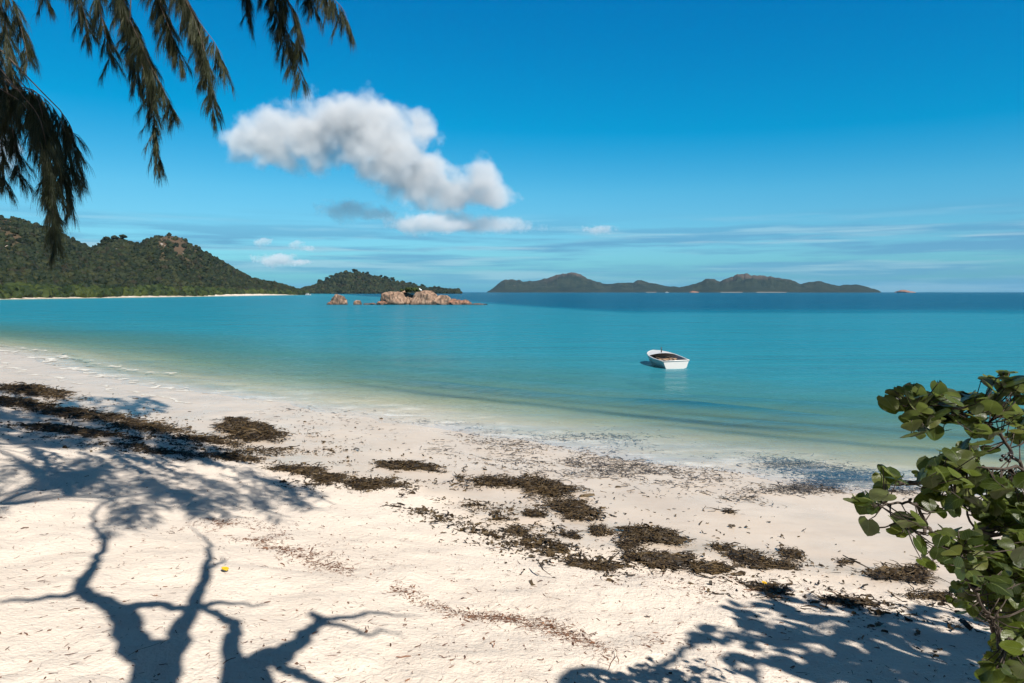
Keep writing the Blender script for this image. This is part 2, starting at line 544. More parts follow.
def polar_hill(name, sky, foot, ridge, back, label, mat, n_az, n_r, amp, nscale, seed, bare0=.75, strand=(), drop=0.0, rug=0.0):
    """terrain from its skyline: rows of (pixel column, pixel row) give the ridge height over each bearing"""
    px = np.array([s[0] for s in sky], float); py = np.array([s[1] for s in sky], float)
    P = np.linspace(px[0], px[-1], n_az)
    az = np.arctan((P - 512) / F)
    rf = np.interp(P, *foot) / np.cos(az); rr = np.interp(P, *ridge) / np.cos(az)
    k = np.array([ray(a, b) for a, b in zip(P, np.interp(P, px, py + drop))])
    H = np.maximum(.5, CAM_Z + k[:, 2] / np.hypot(k[:, 0], k[:, 1]) * rr)
    if rug: H = H * (1 + rug * fbm(P * .16, P * 0 + seed, octaves=4, seed=seed, gain=.6))
    s = np.linspace(0, 1 + back, n_r)
    AZ, SS = np.meshgrid(az, s, indexing='ij')
    RR = rf[:, None] + (rr - rf)[:, None] * SS
    x, y = RR * np.sin(AZ), RR * np.cos(AZ)
    prof = np.where(SS < 1, prof_up(SS), np.cos(np.clip((SS - 1) / back, 0, 1) * math.pi / 2))
    nz = fbm(x / nscale, y / nscale, octaves=6, seed=seed, gain=.55)
    rid = 1 - np.abs(fbm(x / nscale / 1.5, y / nscale / 1.5, octaves=4, seed=seed + 3)) * 2
    body = np.sin(np.clip(SS, 0, 1) * math.pi) ** .8
    z = .4 + H[:, None] * prof + H[:, None] * amp * body * (nz * .8 + rid * .5) * np.clip(prof * 2, 0, 1)
    edge = np.minimum(1, np.minimum(np.arange(n_az), np.arange(n_az)[::-1]) / 4)[:, None]
    z = z * edge - (1 - edge) * 2
    z = np.where(SS == 0, -2.0, z); z[:, -1] = -2
    i = np.arange(n_az - 1)[:, None]; j = np.arange(n_r - 1)[None, :]
    Q = np.stack([i * n_r + j, i * n_r + j + 1, (i + 1) * n_r + j + 1, (i + 1) * n_r + j], -1).reshape(-1, 4)[:, ::-1].copy()
    cap = np.array([baldp(q) for q in P])[:, None] if drop == 3.2 else sstep(.5, 1.0, H / H.max())[:, None]
    bare = sstep(bare0 - .40, bare0 - .08, SS + .25 * nz) * cap
    rocky = sstep(.2, .5, SS) * np.ones_like(x)
    st = np.zeros_like(x)
    for a, b in strand:
        st = np.maximum(st, ((P > a) & (P < b))[:, None] * (z < 4.0))
    ob = make(name, np.stack([x, y, z], -1).reshape(-1, 3), Q, mat,
              attrs={'bare': bare.ravel(), 'rocky': rocky.ravel(), 'strand': st.ravel()})
    tag(ob, label, kind='structure')
    return x, y, z, SS, H


left_sky = [(-420, 236), (-330, 215), (-220, 205), (-120, 203), (-40, 209), (0, 214), (22, 217), (45, 224), (70, 235), (94, 247), (108, 244), (118, 240), (128, 239), (140, 242), (158, 235.5), (172, 232.5), (184, 235), (196, 243), (215, 255), (235, 267), (252, 276), (262, 279), (275, 281), (290, 285), (304, 290), (312, 292)]
hill_mat = land_material('hillside', (.017, .030, .012), (.040, .058, .020), (.10, .066, .042), (.30, .26, .22), .03)
HX, HY, HZ, HS, HH = polar_hill('hills', left_sky, ([-420, 0, 100, 200, 300, 312], [200, 327, 407, 541, 832, 890]), ([-420, 0, 100, 172, 240, 312], [520, 640, 760, 860, 980, 1010]), .5,
                          'green forested hills with brown bare tops behind the far beach', hill_mat, 420, 130, .09, 110.0, 11, .72, drop=3.2)
head_mat = land_material('headland_ground', (.016, .030, .014), (.034, .050, .022), (.10, .08, .055), (.3, .26, .22), .03)
head_sky = [(286, 291.5), (300, 289), (318, 284.5), (333, 277), (341, 272.5), (347, 271), (362, 272.5), (380, 277), (396, 281), (412, 284.5), (426, 288), (434, 289.5), (447, 289), (456, 289.5), (462, 292)]
KX, KY, KZ, KS, KH = polar_hill('headland', head_sky, ([286, 462], [1420, 1420]), ([286, 462], [1560, 1560]), .5,
                          'dark green wooded headland behind the granite islet', head_mat, 240, 60, .08, 90.0, 31, .9, drop=2.2)
isl_mat = land_material('island_scrub', (.009, .017, .010), (.030, .038, .022), (.075, .055, .042), (.22, .17, .13), .012, (.17, .145, .115))
islA = [(486, 292), (490, 290.5), (497, 285), (505, 279.5), (512, 279.5), (522, 281), (533, 281.5), (543, 278.5), (552, 276.5), (562, 273.5), (571, 272.5), (578, 274.5), (588, 279.5), (602, 283.5), (618, 283.5), (632, 282.5), (641, 280.5), (652, 283), (664, 286), (680, 287.5), (700, 289), (720, 292)]
polar_hill('island', islA, ([486, 720], [4700, 4700]), ([486, 720], [5100, 5100]), .5, 'far hazy island with a rounded central peak', isl_mat, 520, 90, .42, 150.0, 41, .95, [(646, 670)], rug=.13)
islB = [(655, 292), (668, 288.5), (682, 286.5), (694, 283.5), (704, 279.5), (711, 279.5), (719, 281), (726, 278), (733, 276), (741, 275.5), (748, 274.5), (756, 276.5), (768, 276.5), (780, 279), (790, 281), (800, 284), (810, 282.5), (818, 281.5), (826, 283.5), (836, 285.5), (848, 284.5), (858, 285), (868, 287.5), (876, 290), (881, 292)]
polar_hill('island', islB, ([655, 881], [4200, 4200]), ([655, 881], [4550, 4550]), .5, 'far hazy island with a long bumpy ridge and pale strand', isl_mat, 520, 90, .42, 130.0, 51, .95, [(720, 742), (756, 786)], rug=.15)


def foliage_material(name, cols, rough=.7, trans=0.0):
    t = NT(name); i = t.island()
    c = t.ramp(i, [(k / (len(cols) - 1), q) for k, q in enumerate(cols)])
    c = t.mix(t.math('MULTIPLY', t.noise(t.pos(), .35, 4, .7), .7), c, tuple(v * .35 for v in cols[0]))
    return t.done(t.pbsdf(c, rough, None, .15))


def forest(name, label, X, Y, Z, SSg, n, smin, smax, size, seed, mat, sub=1, lift=.35, wfun=None):
    g = np.random.default_rng(seed)
    na, nr = X.shape
    mb = MB(); V, Fc = ico(sub); cnt = 0
    while cnt < n:
        i = g.integers(2, na - 3); s = smin + (smax - smin) * g.random()
        jf = np.interp(s, SSg[i], np.arange(nr)); j = int(jf); u = jf - j
        if j >= nr - 1: continue
        if wfun is not None and g.random() > wfun(i, s): continue
        k = g.random()
        p = np.array([(q[i, j] * (1 - u) + q[i, j + 1] * u) * (1 - k) + (q[i + 1, j] * (1 - u) + q[i + 1, j + 1] * u) * k for q in (X, Y, Z)])
        r = size * (.5 + 1.5 * g.random() ** 3)
        v = V * (1 + .55 * (g.random(len(V)) - .5))[:, None] * np.array([r, r, r * (.8 + .5 * g.random())])
        mb.add(v + p + np.array([0, 0, r * lift]), Fc)
        cnt += 1
    ob = mb.build(name, mat, smooth=False)
    tag(ob, label, kind='stuff')
    return ob


def bald(i):
    px = -420 + 732 * i / 419.0
    return baldp(px)


f_mat = foliage_material('forest_leaves', [(.006, .011, .005), (.011, .020, .008), (.022, .032, .012), (.040, .044, .016), (.013, .022, .009), (.028, .023, .012)])
granite_far = mat_simple('granite_far', (.24, .20, .17), .9, .4, .4)
forest('hillside_forest', 'dense dark green forest over the far hills', HX, HY, HZ, HS, 34000, .02, .99, 1.55, 101, f_mat, 1, .35, lambda i, s: (1 - .95 * bald(i) * float(sstep(.28, .56, s + .10 * math.sin(i * .31) + .07 * math.sin(i * .83)))) if i > 150 else .5)
c_mat = foliage_material('coastal_leaves', [(.016, .028, .008), (.036, .053, .012), (.06, .076, .017), (.022, .038, .010), (.010, .018, .007)])
forest('coastal_thicket', 'bright green bushes lining the far beach', HX, HY, HZ, HS, 4200, .004, .075, 1.7, 102, c_mat, 1, .6)
forest('headland_forest', 'dark trees covering the wooded headland', KX, KY, KZ, KS, 7000, .02, 1.0, 2.7, 103, f_mat, 1, .3)


forest('hillside_outcrops', 'pale granite outcrops showing through the hillside forest', HX, HY, HZ, HS, 30, .2, .72, .85, 107, granite_far, 1, .55, lambda i, s: 1 if i > 240 else 0)


def skyline_trees(px0, px1, dist, zfun, n, h, seed):
    """taller trees against the sky: a loose stack of leaf clumps on a stem"""
    g = np.random.default_rng(seed); mb = MB(); V, Fc = ico(1)
    for _ in range(n):
        px = px0 + (px1 - px0) * g.random(); b = zfun(px, g)
        H = h * (.6 + .7 * g.random())
        tube(mb, [b, b + [0, 0, H * .7]], [H * .04, H * .02], 5)
        for k in range(7):
            r = H * (.13 + .12 * g.random())
            v = V * (1 + .7 * (g.random(len(V)) - .5))[:, None] * np.array([r * 1.3, r * 1.3, r * .8])
            mb.add(v + b + np.array([g.normal() * H * .2, g.normal() * H * .2, H * (.55 + .45 * g.random())]), Fc)
    return mb


def hill_top(px, g, XX, YY, ZZ, sky):
    P = np.linspace(sky[0][0], sky[-1][0], XX.shape[0]); i = int(np.clip(np.interp(px, P, np.arange(len(P))), 1, len(P) - 2))
    j = int(np.argmax((ZZ[i] - CAM_Z) / np.hypot(XX[i], YY[i])))
    return np.array([XX[i, j], YY[i, j], ZZ[i, j] - .5])


mb = skyline_trees(104, 133, 0, lambda px, g: hill_top(px, g, HX, HY, HZ, left_sky), 16, 8.0, 5)
tag(mb.build('ridge_trees', f_mat, smooth=False), 'dark tree clump on the saddle of the far hill ridge', kind='stuff')
mb = skyline_trees(318, 460, 0, lambda px, g: hill_top(px, g, KX, KY, KZ, head_sky), 60, 9.0, 6)
tag(mb.build('headland_trees', f_mat, smooth=False), 'ragged treetops along the headland skyline', kind='stuff')


# ------------------------------------------------------------------ granite islet, boulder by boulder
def granite(name, c1, c2, stain):
    t = NT(name); p = t.n('ShaderNodeTexCoord').outputs['Object']
    n = t.noise(p, .9, 7, .68); c = t.mix(t.ramp(n, [(.36, 0.), (.64, 1.)]), c1, c2)
    st = t.noise(t.scale(p, (1.3, 1.3, .25)), 1.2, 5, .6)
    c = t.mix(t.ramp(st, [(.46, 0.), (.60, .9)]), c, stain)
    z = t.n('ShaderNodeSeparateXYZ'); t.l(t.pos(), z.inputs[0])
    c = t.mix(t.ramp(t.math('ADD', t.math('MULTIPLY', z.outputs[2], .8), t.math('MULTIPLY', n, .4)), [(.3, .9), (.75, 0.)]), c, (.05, .042, .035))
    return t.done(t.pbsdf(c, .85, t.bump(n, .25), .2))


gr1 = granite('granite_pink', (.18, .11, .075), (.35, .24, .17), (.06, .042, .032))
gr2 = granite('granite_rust', (.20, .095, .06), (.31, .17, .115), (.09, .055, .04))


def boulder(px, pw, ytop, depth, dy, label, mat, seed, squash=1.0):
    c = at(px, 305, depth); x, y = c[0], depth + dy
    w = pw / F * depth / 2; top = (305 - ytop) / F * depth
    V, Fc = ico(4)
    v = V.copy()
    g = np.random.default_rng(seed)
    for _ in range(14):                       # broken faces
        n = g.normal(size=3); n /= np.linalg.norm(n); c0 = .62 + .28 * g.random()
        q = v @ n; v = v - np.maximum(0, q - c0)[:, None] * n * .85
    o = seed * 3.1
    v = v * (1 + .30 * fbm(v[:, 0] * 1.7 + o, v[:, 1] * 1.7, v[:, 2] * 1.7, octaves=5, seed=seed))[:, None]
    ext = np.abs(v).max(axis=0)
    v = v / ext * np.array([w * 1.12, w * .85 * squash, top * 1.03])
    v[:, 2] = np.where(v[:, 2] < 0, v[:, 2] * .5, v[:, 2])
    ob = make('boulder', v, Fc, mat, loc=(x, y, 0))
    return tag(ob, label, 'boulder', 'granite boulders of the small islet')


D = 190
boulder(338.5, 17, 294.5, D, 0, 'round pale boulder standing alone left of the islet', gr1, 1)
boulder(358.5, 8, 300.2, D, -1, 'small squat boulder between the lone boulder and the islet', gr1, 2)
boulder(332, 8, 302.3, D, -1, 'low rock beside the foot of the lone round boulder', gr2, 3)
boulder(370, 14, 303.0, D, -.5, 'flat dark rock just left of the big boulders', gr2, 4)
boulder(393, 26, 292.0, D, 0, 'large pink boulder on the left of the dark cleft', gr1, 5)
boulder(403, 20, 289.8, D, 4, 'tall boulder at the back crowned with a green bush', gr1, 6)
boulder(424, 34, 291.0, D, 0, 'biggest smooth pink boulder right of the dark cleft', gr1, 7)
boulder(441, 24, 295.5, D, -1, 'sloping pink boulder leaning on the biggest one', gr1, 8)
boulder(454, 20, 299.0, D, -1.5, 'knobbly reddish boulder in the middle of the low tail', gr2, 9)
boulder(464, 16, 299.8, D, -1, 'reddish low boulder near the end of the tail', gr2, 10)
boulder(478, 18, 303.4, D, -1, 'flat reddish rock at the very tip of the tail', gr2, 11)
boulder(384, 10, 300.5, D, -3, 'small rock at the left foot of the pink boulders', gr2, 12)
rk = boulder(904, 19, 302.3, 3900, 0, 'far low red rock islet right of the islands', gr2, 13); del rk['group']
rk = boulder(694, 9, 303.0, 3300, 0, 'tiny brown rock off the shore of the far islands', gr2, 14); del rk['group']

g = np.random.default_rng(3)
V, Fc = ico(1); b = empty('bush', (at(409, 305, D)[0], D + 2.5, 4.0)); mb = MB(); mt = MB()
for k in range(70):
    r = .22 + .22 * g.random()
    p = np.array([g.normal() * .9, g.normal() * .6, abs(g.normal()) * .35 - .1])
    mb.add(V * r * (1 + .6 * (g.random(len(V)) - .5))[:, None] + p, Fc)
for k in range(4):
    tube(mt, [(.2 * k - .3, 0, -.6), (.35 * k - .5, .1, .3)], [.06, .03], 5)
mb.build('foliage', c_mat, b, False)
bark_mat = mat_simple('bark', (.10, .075, .055), .9, .5, 9, .02)
mt.build('stem', bark_mat, b)
tag(b, 'small green bush growing on top of the granite islet', 'bush')

# seabird on the boulder
bird = MB(); V3, F3 = ico(2)
bv = V3 * np.array([.17, .30, .16]); bv[:, 2] += .30 + bv[:, 1] * .35
bird.add(bv, F3); bird.add(V3 * .105 + np.array([0, .30, .56]), F3)
tube(bird, [(0, .24, .40), (0, .29, .52)], [.10, .08], 8); tube(bird, [(0, .38, .56), (0, .52, .53)], [.035, .004], 6)
for s in (-1, 1): tube(bird, [(.06 * s, .0, .0), (.06 * s, .02, .2)], [.015, .02], 5)
bo = bird.build('seabird', mat_simple('white_feathers', (.8, .8, .78), .7, .05), smooth=True)
bo.location = (at(421, 305, D)[0], D - .3, 3.75); bo.rotation_euler = (0, 0, R(70)); bo.scale = (1.2, 1.2, 1.2)
tag(bo, 'white seabird standing on top of the biggest pink boulder', 'bird')

# ------------------------------------------------------------------ boats
white_paint = mat_simple('white_paint', (.50, .49, .475), .35, .06, 5)
grey_in = mat_simple('boat_inside', (.34, .32, .30), .6, .3, 8)
dark_in = mat_simple('dark_boards', (.10, .08, .07), .7, .4, 8)
wood = mat_simple('thwart_wood', (.36, .24, .15), .6, .25, 8)
black = mat_simple('black_rubber', (.02, .02, .02), .5, .2)
green_bottom = mat_simple('weedy_paint', (.24, .28, .20), .6, .4, 6)


def bx(mb, c, s, rz=0):
    x = np.array([[-1, -1, -1], [1, -1, -1], [1, 1, -1], [-1, 1, -1], [-1, -1, 1], [1, -1, 1], [1, 1, 1], [-1, 1, 1]]) * np.array(s) / 2
    c0, s0 = math.cos(rz), math.sin(rz)
    x = np.stack([x[:, 0] * c0 - x[:, 1] * s0, x[:, 0] * s0 + x[:, 1] * c0, x[:, 2]], 1) + np.array(c)
    mb.add(x, np.array([[0, 3, 2, 1], [4, 5, 6, 7], [0, 1, 5, 4], [1, 2, 6, 5], [2, 3, 7, 6], [3, 0, 4, 7]]))


def dinghy(root):
    L = 3.3; T = np.linspace(0, 1, 19)
    bm = np.interp(T, [0, .35, .6, .8, .93, 1], [.61, .70, .67, .53, .31, .015])
    sh = .43 + .20 * T ** 2
    kl = np.interp(T, [0, .6, .85, 1], [-.12, -.12, -.02, .25])
    def sect(t, inset, floor):
        i = np.interp(t, T, np.arange(19)); b = np.interp(t, T, bm) - inset; h = np.interp(t, T, sh); k = np.interp(t, T, kl)
        b = max(b, .015)
        ch = k + (h - k) * .28
        if floor is not None:
            k = max(floor, k + .06); ch = max(k + .02, ch)
        return [(-b, h), (-.93 * b, h * .6 + ch * .4), (-.80 * b, ch), (-.4 * b, k + (ch - k) * .4), (0, k), (.4 * b, k + (ch - k) * .4), (.80 * b, ch), (.93 * b, h * .6 + ch * .4), (b, h)]
    def loft(inset, floor, y0, y1, flip):
        ts = np.linspace(y0, y1, 19); V = []
        for t in ts:
            V += [(p, t * L, q) for p, q in sect(t, inset, floor)]
        n = 9; i = np.arange(18)[:, None] * n; j = np.arange(8)[None, :]
        Q = np.stack([i + j, i + j + 1, i + n + j + 1, i + n + j], -1).reshape(-1, 4)
        return np.array(V), (Q[:, ::-1].copy() if flip else Q)
    m = MB(); v, q = loft(0, None, 0, 1, False); m.add(v, q)
    m.build('hull', white_paint, root)
    m = MB(); v, q = loft(.035, .04, .015, .985, True); m.add(v, q); m.build('inner_hull', grey_in, root)
    m = MB(); s0 = np.array([(p, 0, z) for p, z in sect(0, 0, None)]); s1 = s0 + [0, .05, 0]
    m.add(np.vstack([s0, s1]), [np.arange(9), (np.arange(9) + 9)[::-1].copy()])
    ring = np.array([[i, (i + 1) % 9, (i + 1) % 9 + 9, i + 9] for i in range(9)])[:, ::-1].copy(); m.add(np.vstack([s0, s1]), ring)
    m.build('transom', white_paint, root, False)
    m = MB()
    for s in (-1, 1):
        tube(m, [(s * b, t * L, h) for t, b, h in zip(T, bm, sh)], [.035], 7)
    tube(m, [(-.61, 0, .43), (.61, 0, .43)], [.035], 7)
    m.build('gunwale', white_paint, root)
    m = MB(); ts = np.linspace(.60, 1, 9); V = []
    for t in ts:
        b = np.interp(t, T, bm); h = np.interp(t, T, sh); c = .09 * (1 - (t - .60) / .4) + .01
        V += [(b * u, t * L, h + .012 + c * (1 - u * u)) for u in np.linspace(-1, 1, 9)]
    i = np.arange(8)[:, None] * 9; j = np.arange(8)[None, :]
    m.add(V, np.stack([i + j, i + j + 1, i + 10 + j, i + 9 + j], -1).reshape(-1, 4))
    m.build('foredeck', white_paint, root)
    m = MB(); tube(m, [(0, L - .01, .22), (0, L + .01, .45), (0, L + .02, .66)], [.035], 8); m.build('stem_post', white_paint, root)
    m = MB(); bx(m, (0, 1.15, .10), (.85, 1.9, .025)); m.build('floorboards', dark_in, root, False)
    for t in (.24, .50):
        b = np.interp(t, T, bm) - .045; m = MB(); bx(m, (0, t * L, .31), (2 * b, .22, .035)); m.build('thwart', wood, root, False)
    m = MB(); tube(m, [(.08, 2.29, .60), (.08, 2.29, .92)], [.03, .026], 8); m.build('mooring_post', black, root)
    for s in (-1, 1):
        m = MB(); tube(m, [(s * .18, .35, .36), (s * .26, 1.0, .38), (s * .28, 2.0, .40)], [.022], 6); bx(m, (s * .17, .25, .36), (.13, .3, .02)); m.build('oar', wood, root)


boat = empty('rowing_boat', (0, 0, 0))
bp = at(676.3, 367.5, 31.0); boat.location = (bp[0], 31.0, .0); boat.rotation_euler = (R(1), R(-2), R(8)); boat.scale = (1.0, .92, .86)
dinghy(boat)
tag(boat, 'small white open rowing boat afloat on the turquoise shallows', 'boat')


def launch(px, depth, L, rz, label):
    r = empty('motor_boat', (at(px, 300, depth)[0], depth, 0), rz); r.scale = (L / 6, L / 6, L / 6)
    T = np.linspace(0, 1, 11); bm = np.interp(T, [0, .5, .8, 1], [.95, 1.1, .75, .05]); sh = .75 + .45 * T ** 2
    V = []
    for t, b, h in zip(T, bm, sh):
        y = t * 6 - 3; V += [(-b, y, h), (-.75 * b, y, -.1), (0, y, -.3), (.75 * b, y, -.1), (b, y, h)]
    i = np.arange(10)[:, None] * 5; j = np.arange(4)[None, :]
    m = MB(); m.add(V, [np.stack([i + j, i + j + 1, i + 6 + j, i + 5 + j], -1).reshape(-1, 4), np.arange(5), np.stack([i[:, 0], i[:, 0] + 4, i[:, 0] + 9, i[:, 0] + 5], -1)])
    m.build('hull', white_paint, r, False)
    m = MB(); bx(m, (0, .3, 1.35), (1.4, 2.0, 1.1)); m.build('cabin', white_paint, r, False)
    m = MB(); bx(m, (0, .3, 1.5), (1.42, 1.7, .4)); m.build('window', black, r, False)
    m = MB(); bx(m, (0, .2, 1.95), (1.7, 2.5, .09)); m.build('roof', white_paint, r, False)
    return tag(r, label, 'motor boat')


launch(308, 760, 7.0, R(75), 'tiny white motor boat off the end of the far beach')
launch(667, 3400, 17.0, R(80), 'tiny white boat moored before the far islands')

# ------------------------------------------------------------------ seaweed, litter
def weed_material(name, cols):
    t = NT(name); i = t.island()
    c = t.ramp(i, [(k / (len(cols) - 1), q) for k, q in enumerate(cols)])
    return t.done(t.pbsdf(c, .62, None, .35))


weed_mat = weed_material('dried_seaweed', [(.010, .007, .004), (.022, .014, .007), (.042, .026, .011), (.085, .055, .022), (.03, .020, .008)])
dark_weed = weed_material('wet_seaweed', [(.03, .03, .035), (.055, .052, .055), (.10, .09, .075)])
twig_mat = weed_material('dry_twigs', [(.09, .035, .016), (.17, .075, .038), (.06, .03, .02), (.22, .12, .07)])


def strips(P, length, width, tilt, g, seg=3, curl=.8):
    """many little curled ribbons, vectorised; returns verts, quads"""
    n = len(P)
    a = g.random(n) * 2 * math.pi; el = g.normal(size=n) * tilt
    L = length * np.exp(g.normal(size=n) * .55); W = width * np.exp(g.normal(size=n) * .45)
    V = np.zeros((n, seg + 1, 2, 3)); p = P.copy()
    roll = g.normal(size=n) * .6
    for k in range(seg + 1):
        d = np.stack([np.cos(a) * np.cos(el), np.sin(a) * np.cos(el), np.sin(el)], -1)
        sd = np.stack([-np.sin(a) * np.cos(roll), np.cos(a) * np.cos(roll), np.sin(roll)], -1)
        w = W * (1 - .7 * abs(k / seg - .4))
        V[:, k, 0] = p - sd * w[:, None] / 2; V[:, k, 1] = p + sd * w[:, None] / 2
        p = p + d * (L / seg)[:, None]
        a = a + g.normal(size=n) * curl; el = el * .6 - .25 * np.sign(el) * g.random(n); roll = roll + g.normal(size=n) * .5
    b = (np.arange(n) * (seg + 1) * 2)[:, None]; k = np.arange(seg)[None, :] * 2
    Q = np.stack([b + k, b + k + 1, b + k + 3, b + k + 2], -1).reshape(-1, 4)
    return V.reshape(-1, 3), Q


def clump(px, py, rw, rh, height, label, seed, dens=1.0, tilt_px=0.0, mat=None, category='seaweed', fill=.04):
    """a heap of weed: centre and half-sizes given as seen, laid out on the sand in metres"""
    g = np.random.default_rng(seed)
    c = ground_at(px, py); c1 = ground_at(px + rw, py + tilt_px); up = ground_at(px, py - rh); dn = ground_at(px, py + rh)
    ax = (c1 - c)[:2]; ay = (up - dn)[:2] / 2
    A = np.stack([ax, ay], 1)
    area = abs(np.linalg.det(A)) * math.pi
    height = height * .6; rw_scale = 1.12; A = A * rw_scale
    # mound
    n = 44; u, v = np.meshgrid(np.linspace(-1.25, 1.25, n), np.linspace(-1.25, 1.25, n), indexing='ij')
    def shape(u, v):
        ru = np.hypot(u, v); wx = A[0, 0] * u + A[0, 1] * v + c[0]; wy = A[1, 0] * u + A[1, 1] * v + c[1]
        e = 1 - ru + 1.05 * fbm(wx * 2.9 + seed, wy * 2.9, octaves=5, seed=seed, gain=.78) + fill - .05
        return e, wx, wy
    e, wx, wy = shape(u, v)
    hh = height * np.sqrt(np.clip(e, 0, 1)) * (1 + .8 * fbm(wx * 9, wy * 9, octaves=3, seed=seed + 2)) - .02 * (e < .04)
    z = tz(wx, wy) + hh - .008
    i = np.arange(n - 1)[:, None]; j = np.arange(n - 1)[None, :]
    Q = np.stack([i * n + j, (i + 1) * n + j, (i + 1) * n + j + 1, i * n + j + 1], -1).reshape(-1, 4)
    ok = (e.ravel()[Q] > .16).all(1)
    mb = MB()
    if ok.any():
        used = np.unique(Q[ok]); rm = np.full(n * n, -1); rm[used] = np.arange(len(used))
        mb.add(np.stack([wx, wy, z], -1).reshape(-1, 3)[used], rm[Q[ok]])
    m = int(np.clip(area * 1500 * dens, 60, 6000))
    P = g.uniform(-1.35, 1.35, (m * 3, 2)); e, wx, wy = shape(P[:, 0], P[:, 1])
    sel = (e + .42 * (g.random(len(e)) - .72) > 0.02); wx, wy, e = wx[sel][:m], wy[sel][:m], e[sel][:m]
    zz = tz(wx, wy) + height * np.sqrt(np.clip(e, 0, 1)) * (.7 + .5 * g.random(len(e))) + .008
    far = max(1.0, np.hypot(c[0], c[1]) / 9)
    v3, q3 = strips(np.stack([wx, wy, zz], -1), .075 * far ** .5, .013 * far ** .5, .26, g)
    mb.add(v3, q3)
    ob = mb.build('seaweed_clump', mat or weed_mat, smooth=False, origin=(c[0], c[1], c[2]))
    return tag(ob, label, category, 'clumps of washed-up seaweed')


weed = [
    (250, 432, 28, 7, .16, 'domed brown seaweed heap alone on the wet sand, left of centre'),
    (237, 422, 12, 3, .08, 'thin seaweed tuft behind the domed heap'),
    (498, 483, 40, 6, .09, 'left arm of the largest brown seaweed bank'),
    (548, 490, 30, 9, .14, 'thick middle of the largest brown seaweed bank'),
    (572, 511, 24, 10, .12, 'right end of the largest seaweed bank, near its small tufts'),
    (412, 467, 30, 4, .06, 'long low seaweed strip on wet sand left of the largest bank'),
    (372, 484, 26, 4, .05, 'flat seaweed mat beside the long low strip'),
    (300, 470, 22, 4, .05, 'ragged seaweed mat at the tip of the tree shadow'),
    (330, 478, 20, 3, .05, 'thin seaweed line joining the mats by the tree shadow'),
    (535, 515, 12, 5, .09, 'small dark heap under the largest bank'),
    (516, 530, 12, 4, .05, 'flattened tuft at the lower edge of the weed scatter'),
    (573, 536, 11, 3.5, .05, 'small flat seaweed pad right of the scatter'),
    (601, 531, 14, 4, .06, 'two-lobed seaweed tuft above the twin banks'),
    (558, 549, 9, 4, .06, 'little round tuft left of the twin banks'),
    (654, 538, 32, 9, .13, 'upper of the twin seaweed banks right of centre'),
    (662, 563, 34, 8, .12, 'lower of the twin seaweed banks right of centre'),
    (624, 546, 11, 5, .08, 'small tuft at the left tip of the upper twin bank'),
    (595, 566, 30, 4, .05, 'sparse flat mat left of the lower twin bank'),
    (712, 570, 20, 5.5, .09, 'rounded tuft below the paired tufts on the right'),
    (748, 559, 19, 6, .10, 'left of the paired tufts on smooth sand'),
    (789, 556, 13, 5, .09, 'right of the paired tufts on smooth sand'),
    (776, 567, 28, 4, .06, 'low strip joining the paired tufts'),
    (722, 548, 10, 3, .05, 'thin pad above the rounded tuft'),
    (882, 576, 20, 7, .11, 'domed seaweed heap near the leafy shrub'),
    (918, 577, 17, 10, .13, 'dark seaweed heap tucked behind the shrub leaves'),
    (934, 598, 28, 5, .07, 'low seaweed mat under the shrub edge'),
    (760, 589, 22, 4, .05, 'thin weed line above the leafy shadow'),
    (860, 603, 34, 4, .05, 'dark weed line crossing the top of the leafy shadow'),
    (844, 562, 9, 3, .04, 'flat pad on bare sand left of the domed heap'),
    (728, 512, 9, 2.2, .04, 'lone flat tuft on the smooth wet sand to the right'),
]
for k, (px, py, rw, rh, hh, lab) in enumerate(weed):
    clump(px, py, rw, rh, hh, lab, 200 + k, 1.0, tilt_px={546: 0}.get(px, rh * .25))
banks = [
    (30, 391, 46, 6, .16, 'dark seaweed bank by the left wash, farthest of the shaded banks'),
    (15, 404, 60, 5, .14, 'long shaded seaweed bank second from the left wash'),
    (90, 416, 60, 5, .12, 'long seaweed bank stretched under the tree shadow'),
    (150, 428, 50, 5, .11, 'curved shaded seaweed bank below the blue shadow patch'),
    (70, 431, 60, 4, .07, 'thin shaded weed band in the middle of the tree shadow'),
    (205, 441, 40, 4, .08, 'weed band leading to the domed heap'),
    (165, 452, 50, 4, .06, 'nearest shaded weed band at the left'),
    (235, 458, 30, 4, .05, 'loose weed patch below the domed heap'),
]
for k, (px, py, rw, rh, hh, lab) in enumerate(banks):
    clump(px, py, rw, rh, hh, lab, 300 + k, .6, tilt_px=rw * .12, mat=weed_mat, fill=-.24)


def path_scatter(pts, spread, n, g):
    """points on the sand scattered about a line seen in the photo"""
    W = np.array([ground_at(*p)[:2] for p in pts]); W = smooth_path(W, 8)
    seg = np.concatenate([[0], np.cumsum(np.linalg.norm(np.diff(W, axis=0), axis=1))])
    s = g.random(n) * seg[-1]
    x = np.interp(s, seg, W[:, 0]) + g.normal(size=n) * spread; y = np.interp(s, seg, W[:, 1]) + g.normal(size=n) * spread
    return x, y


g = np.random.default_rng(77)
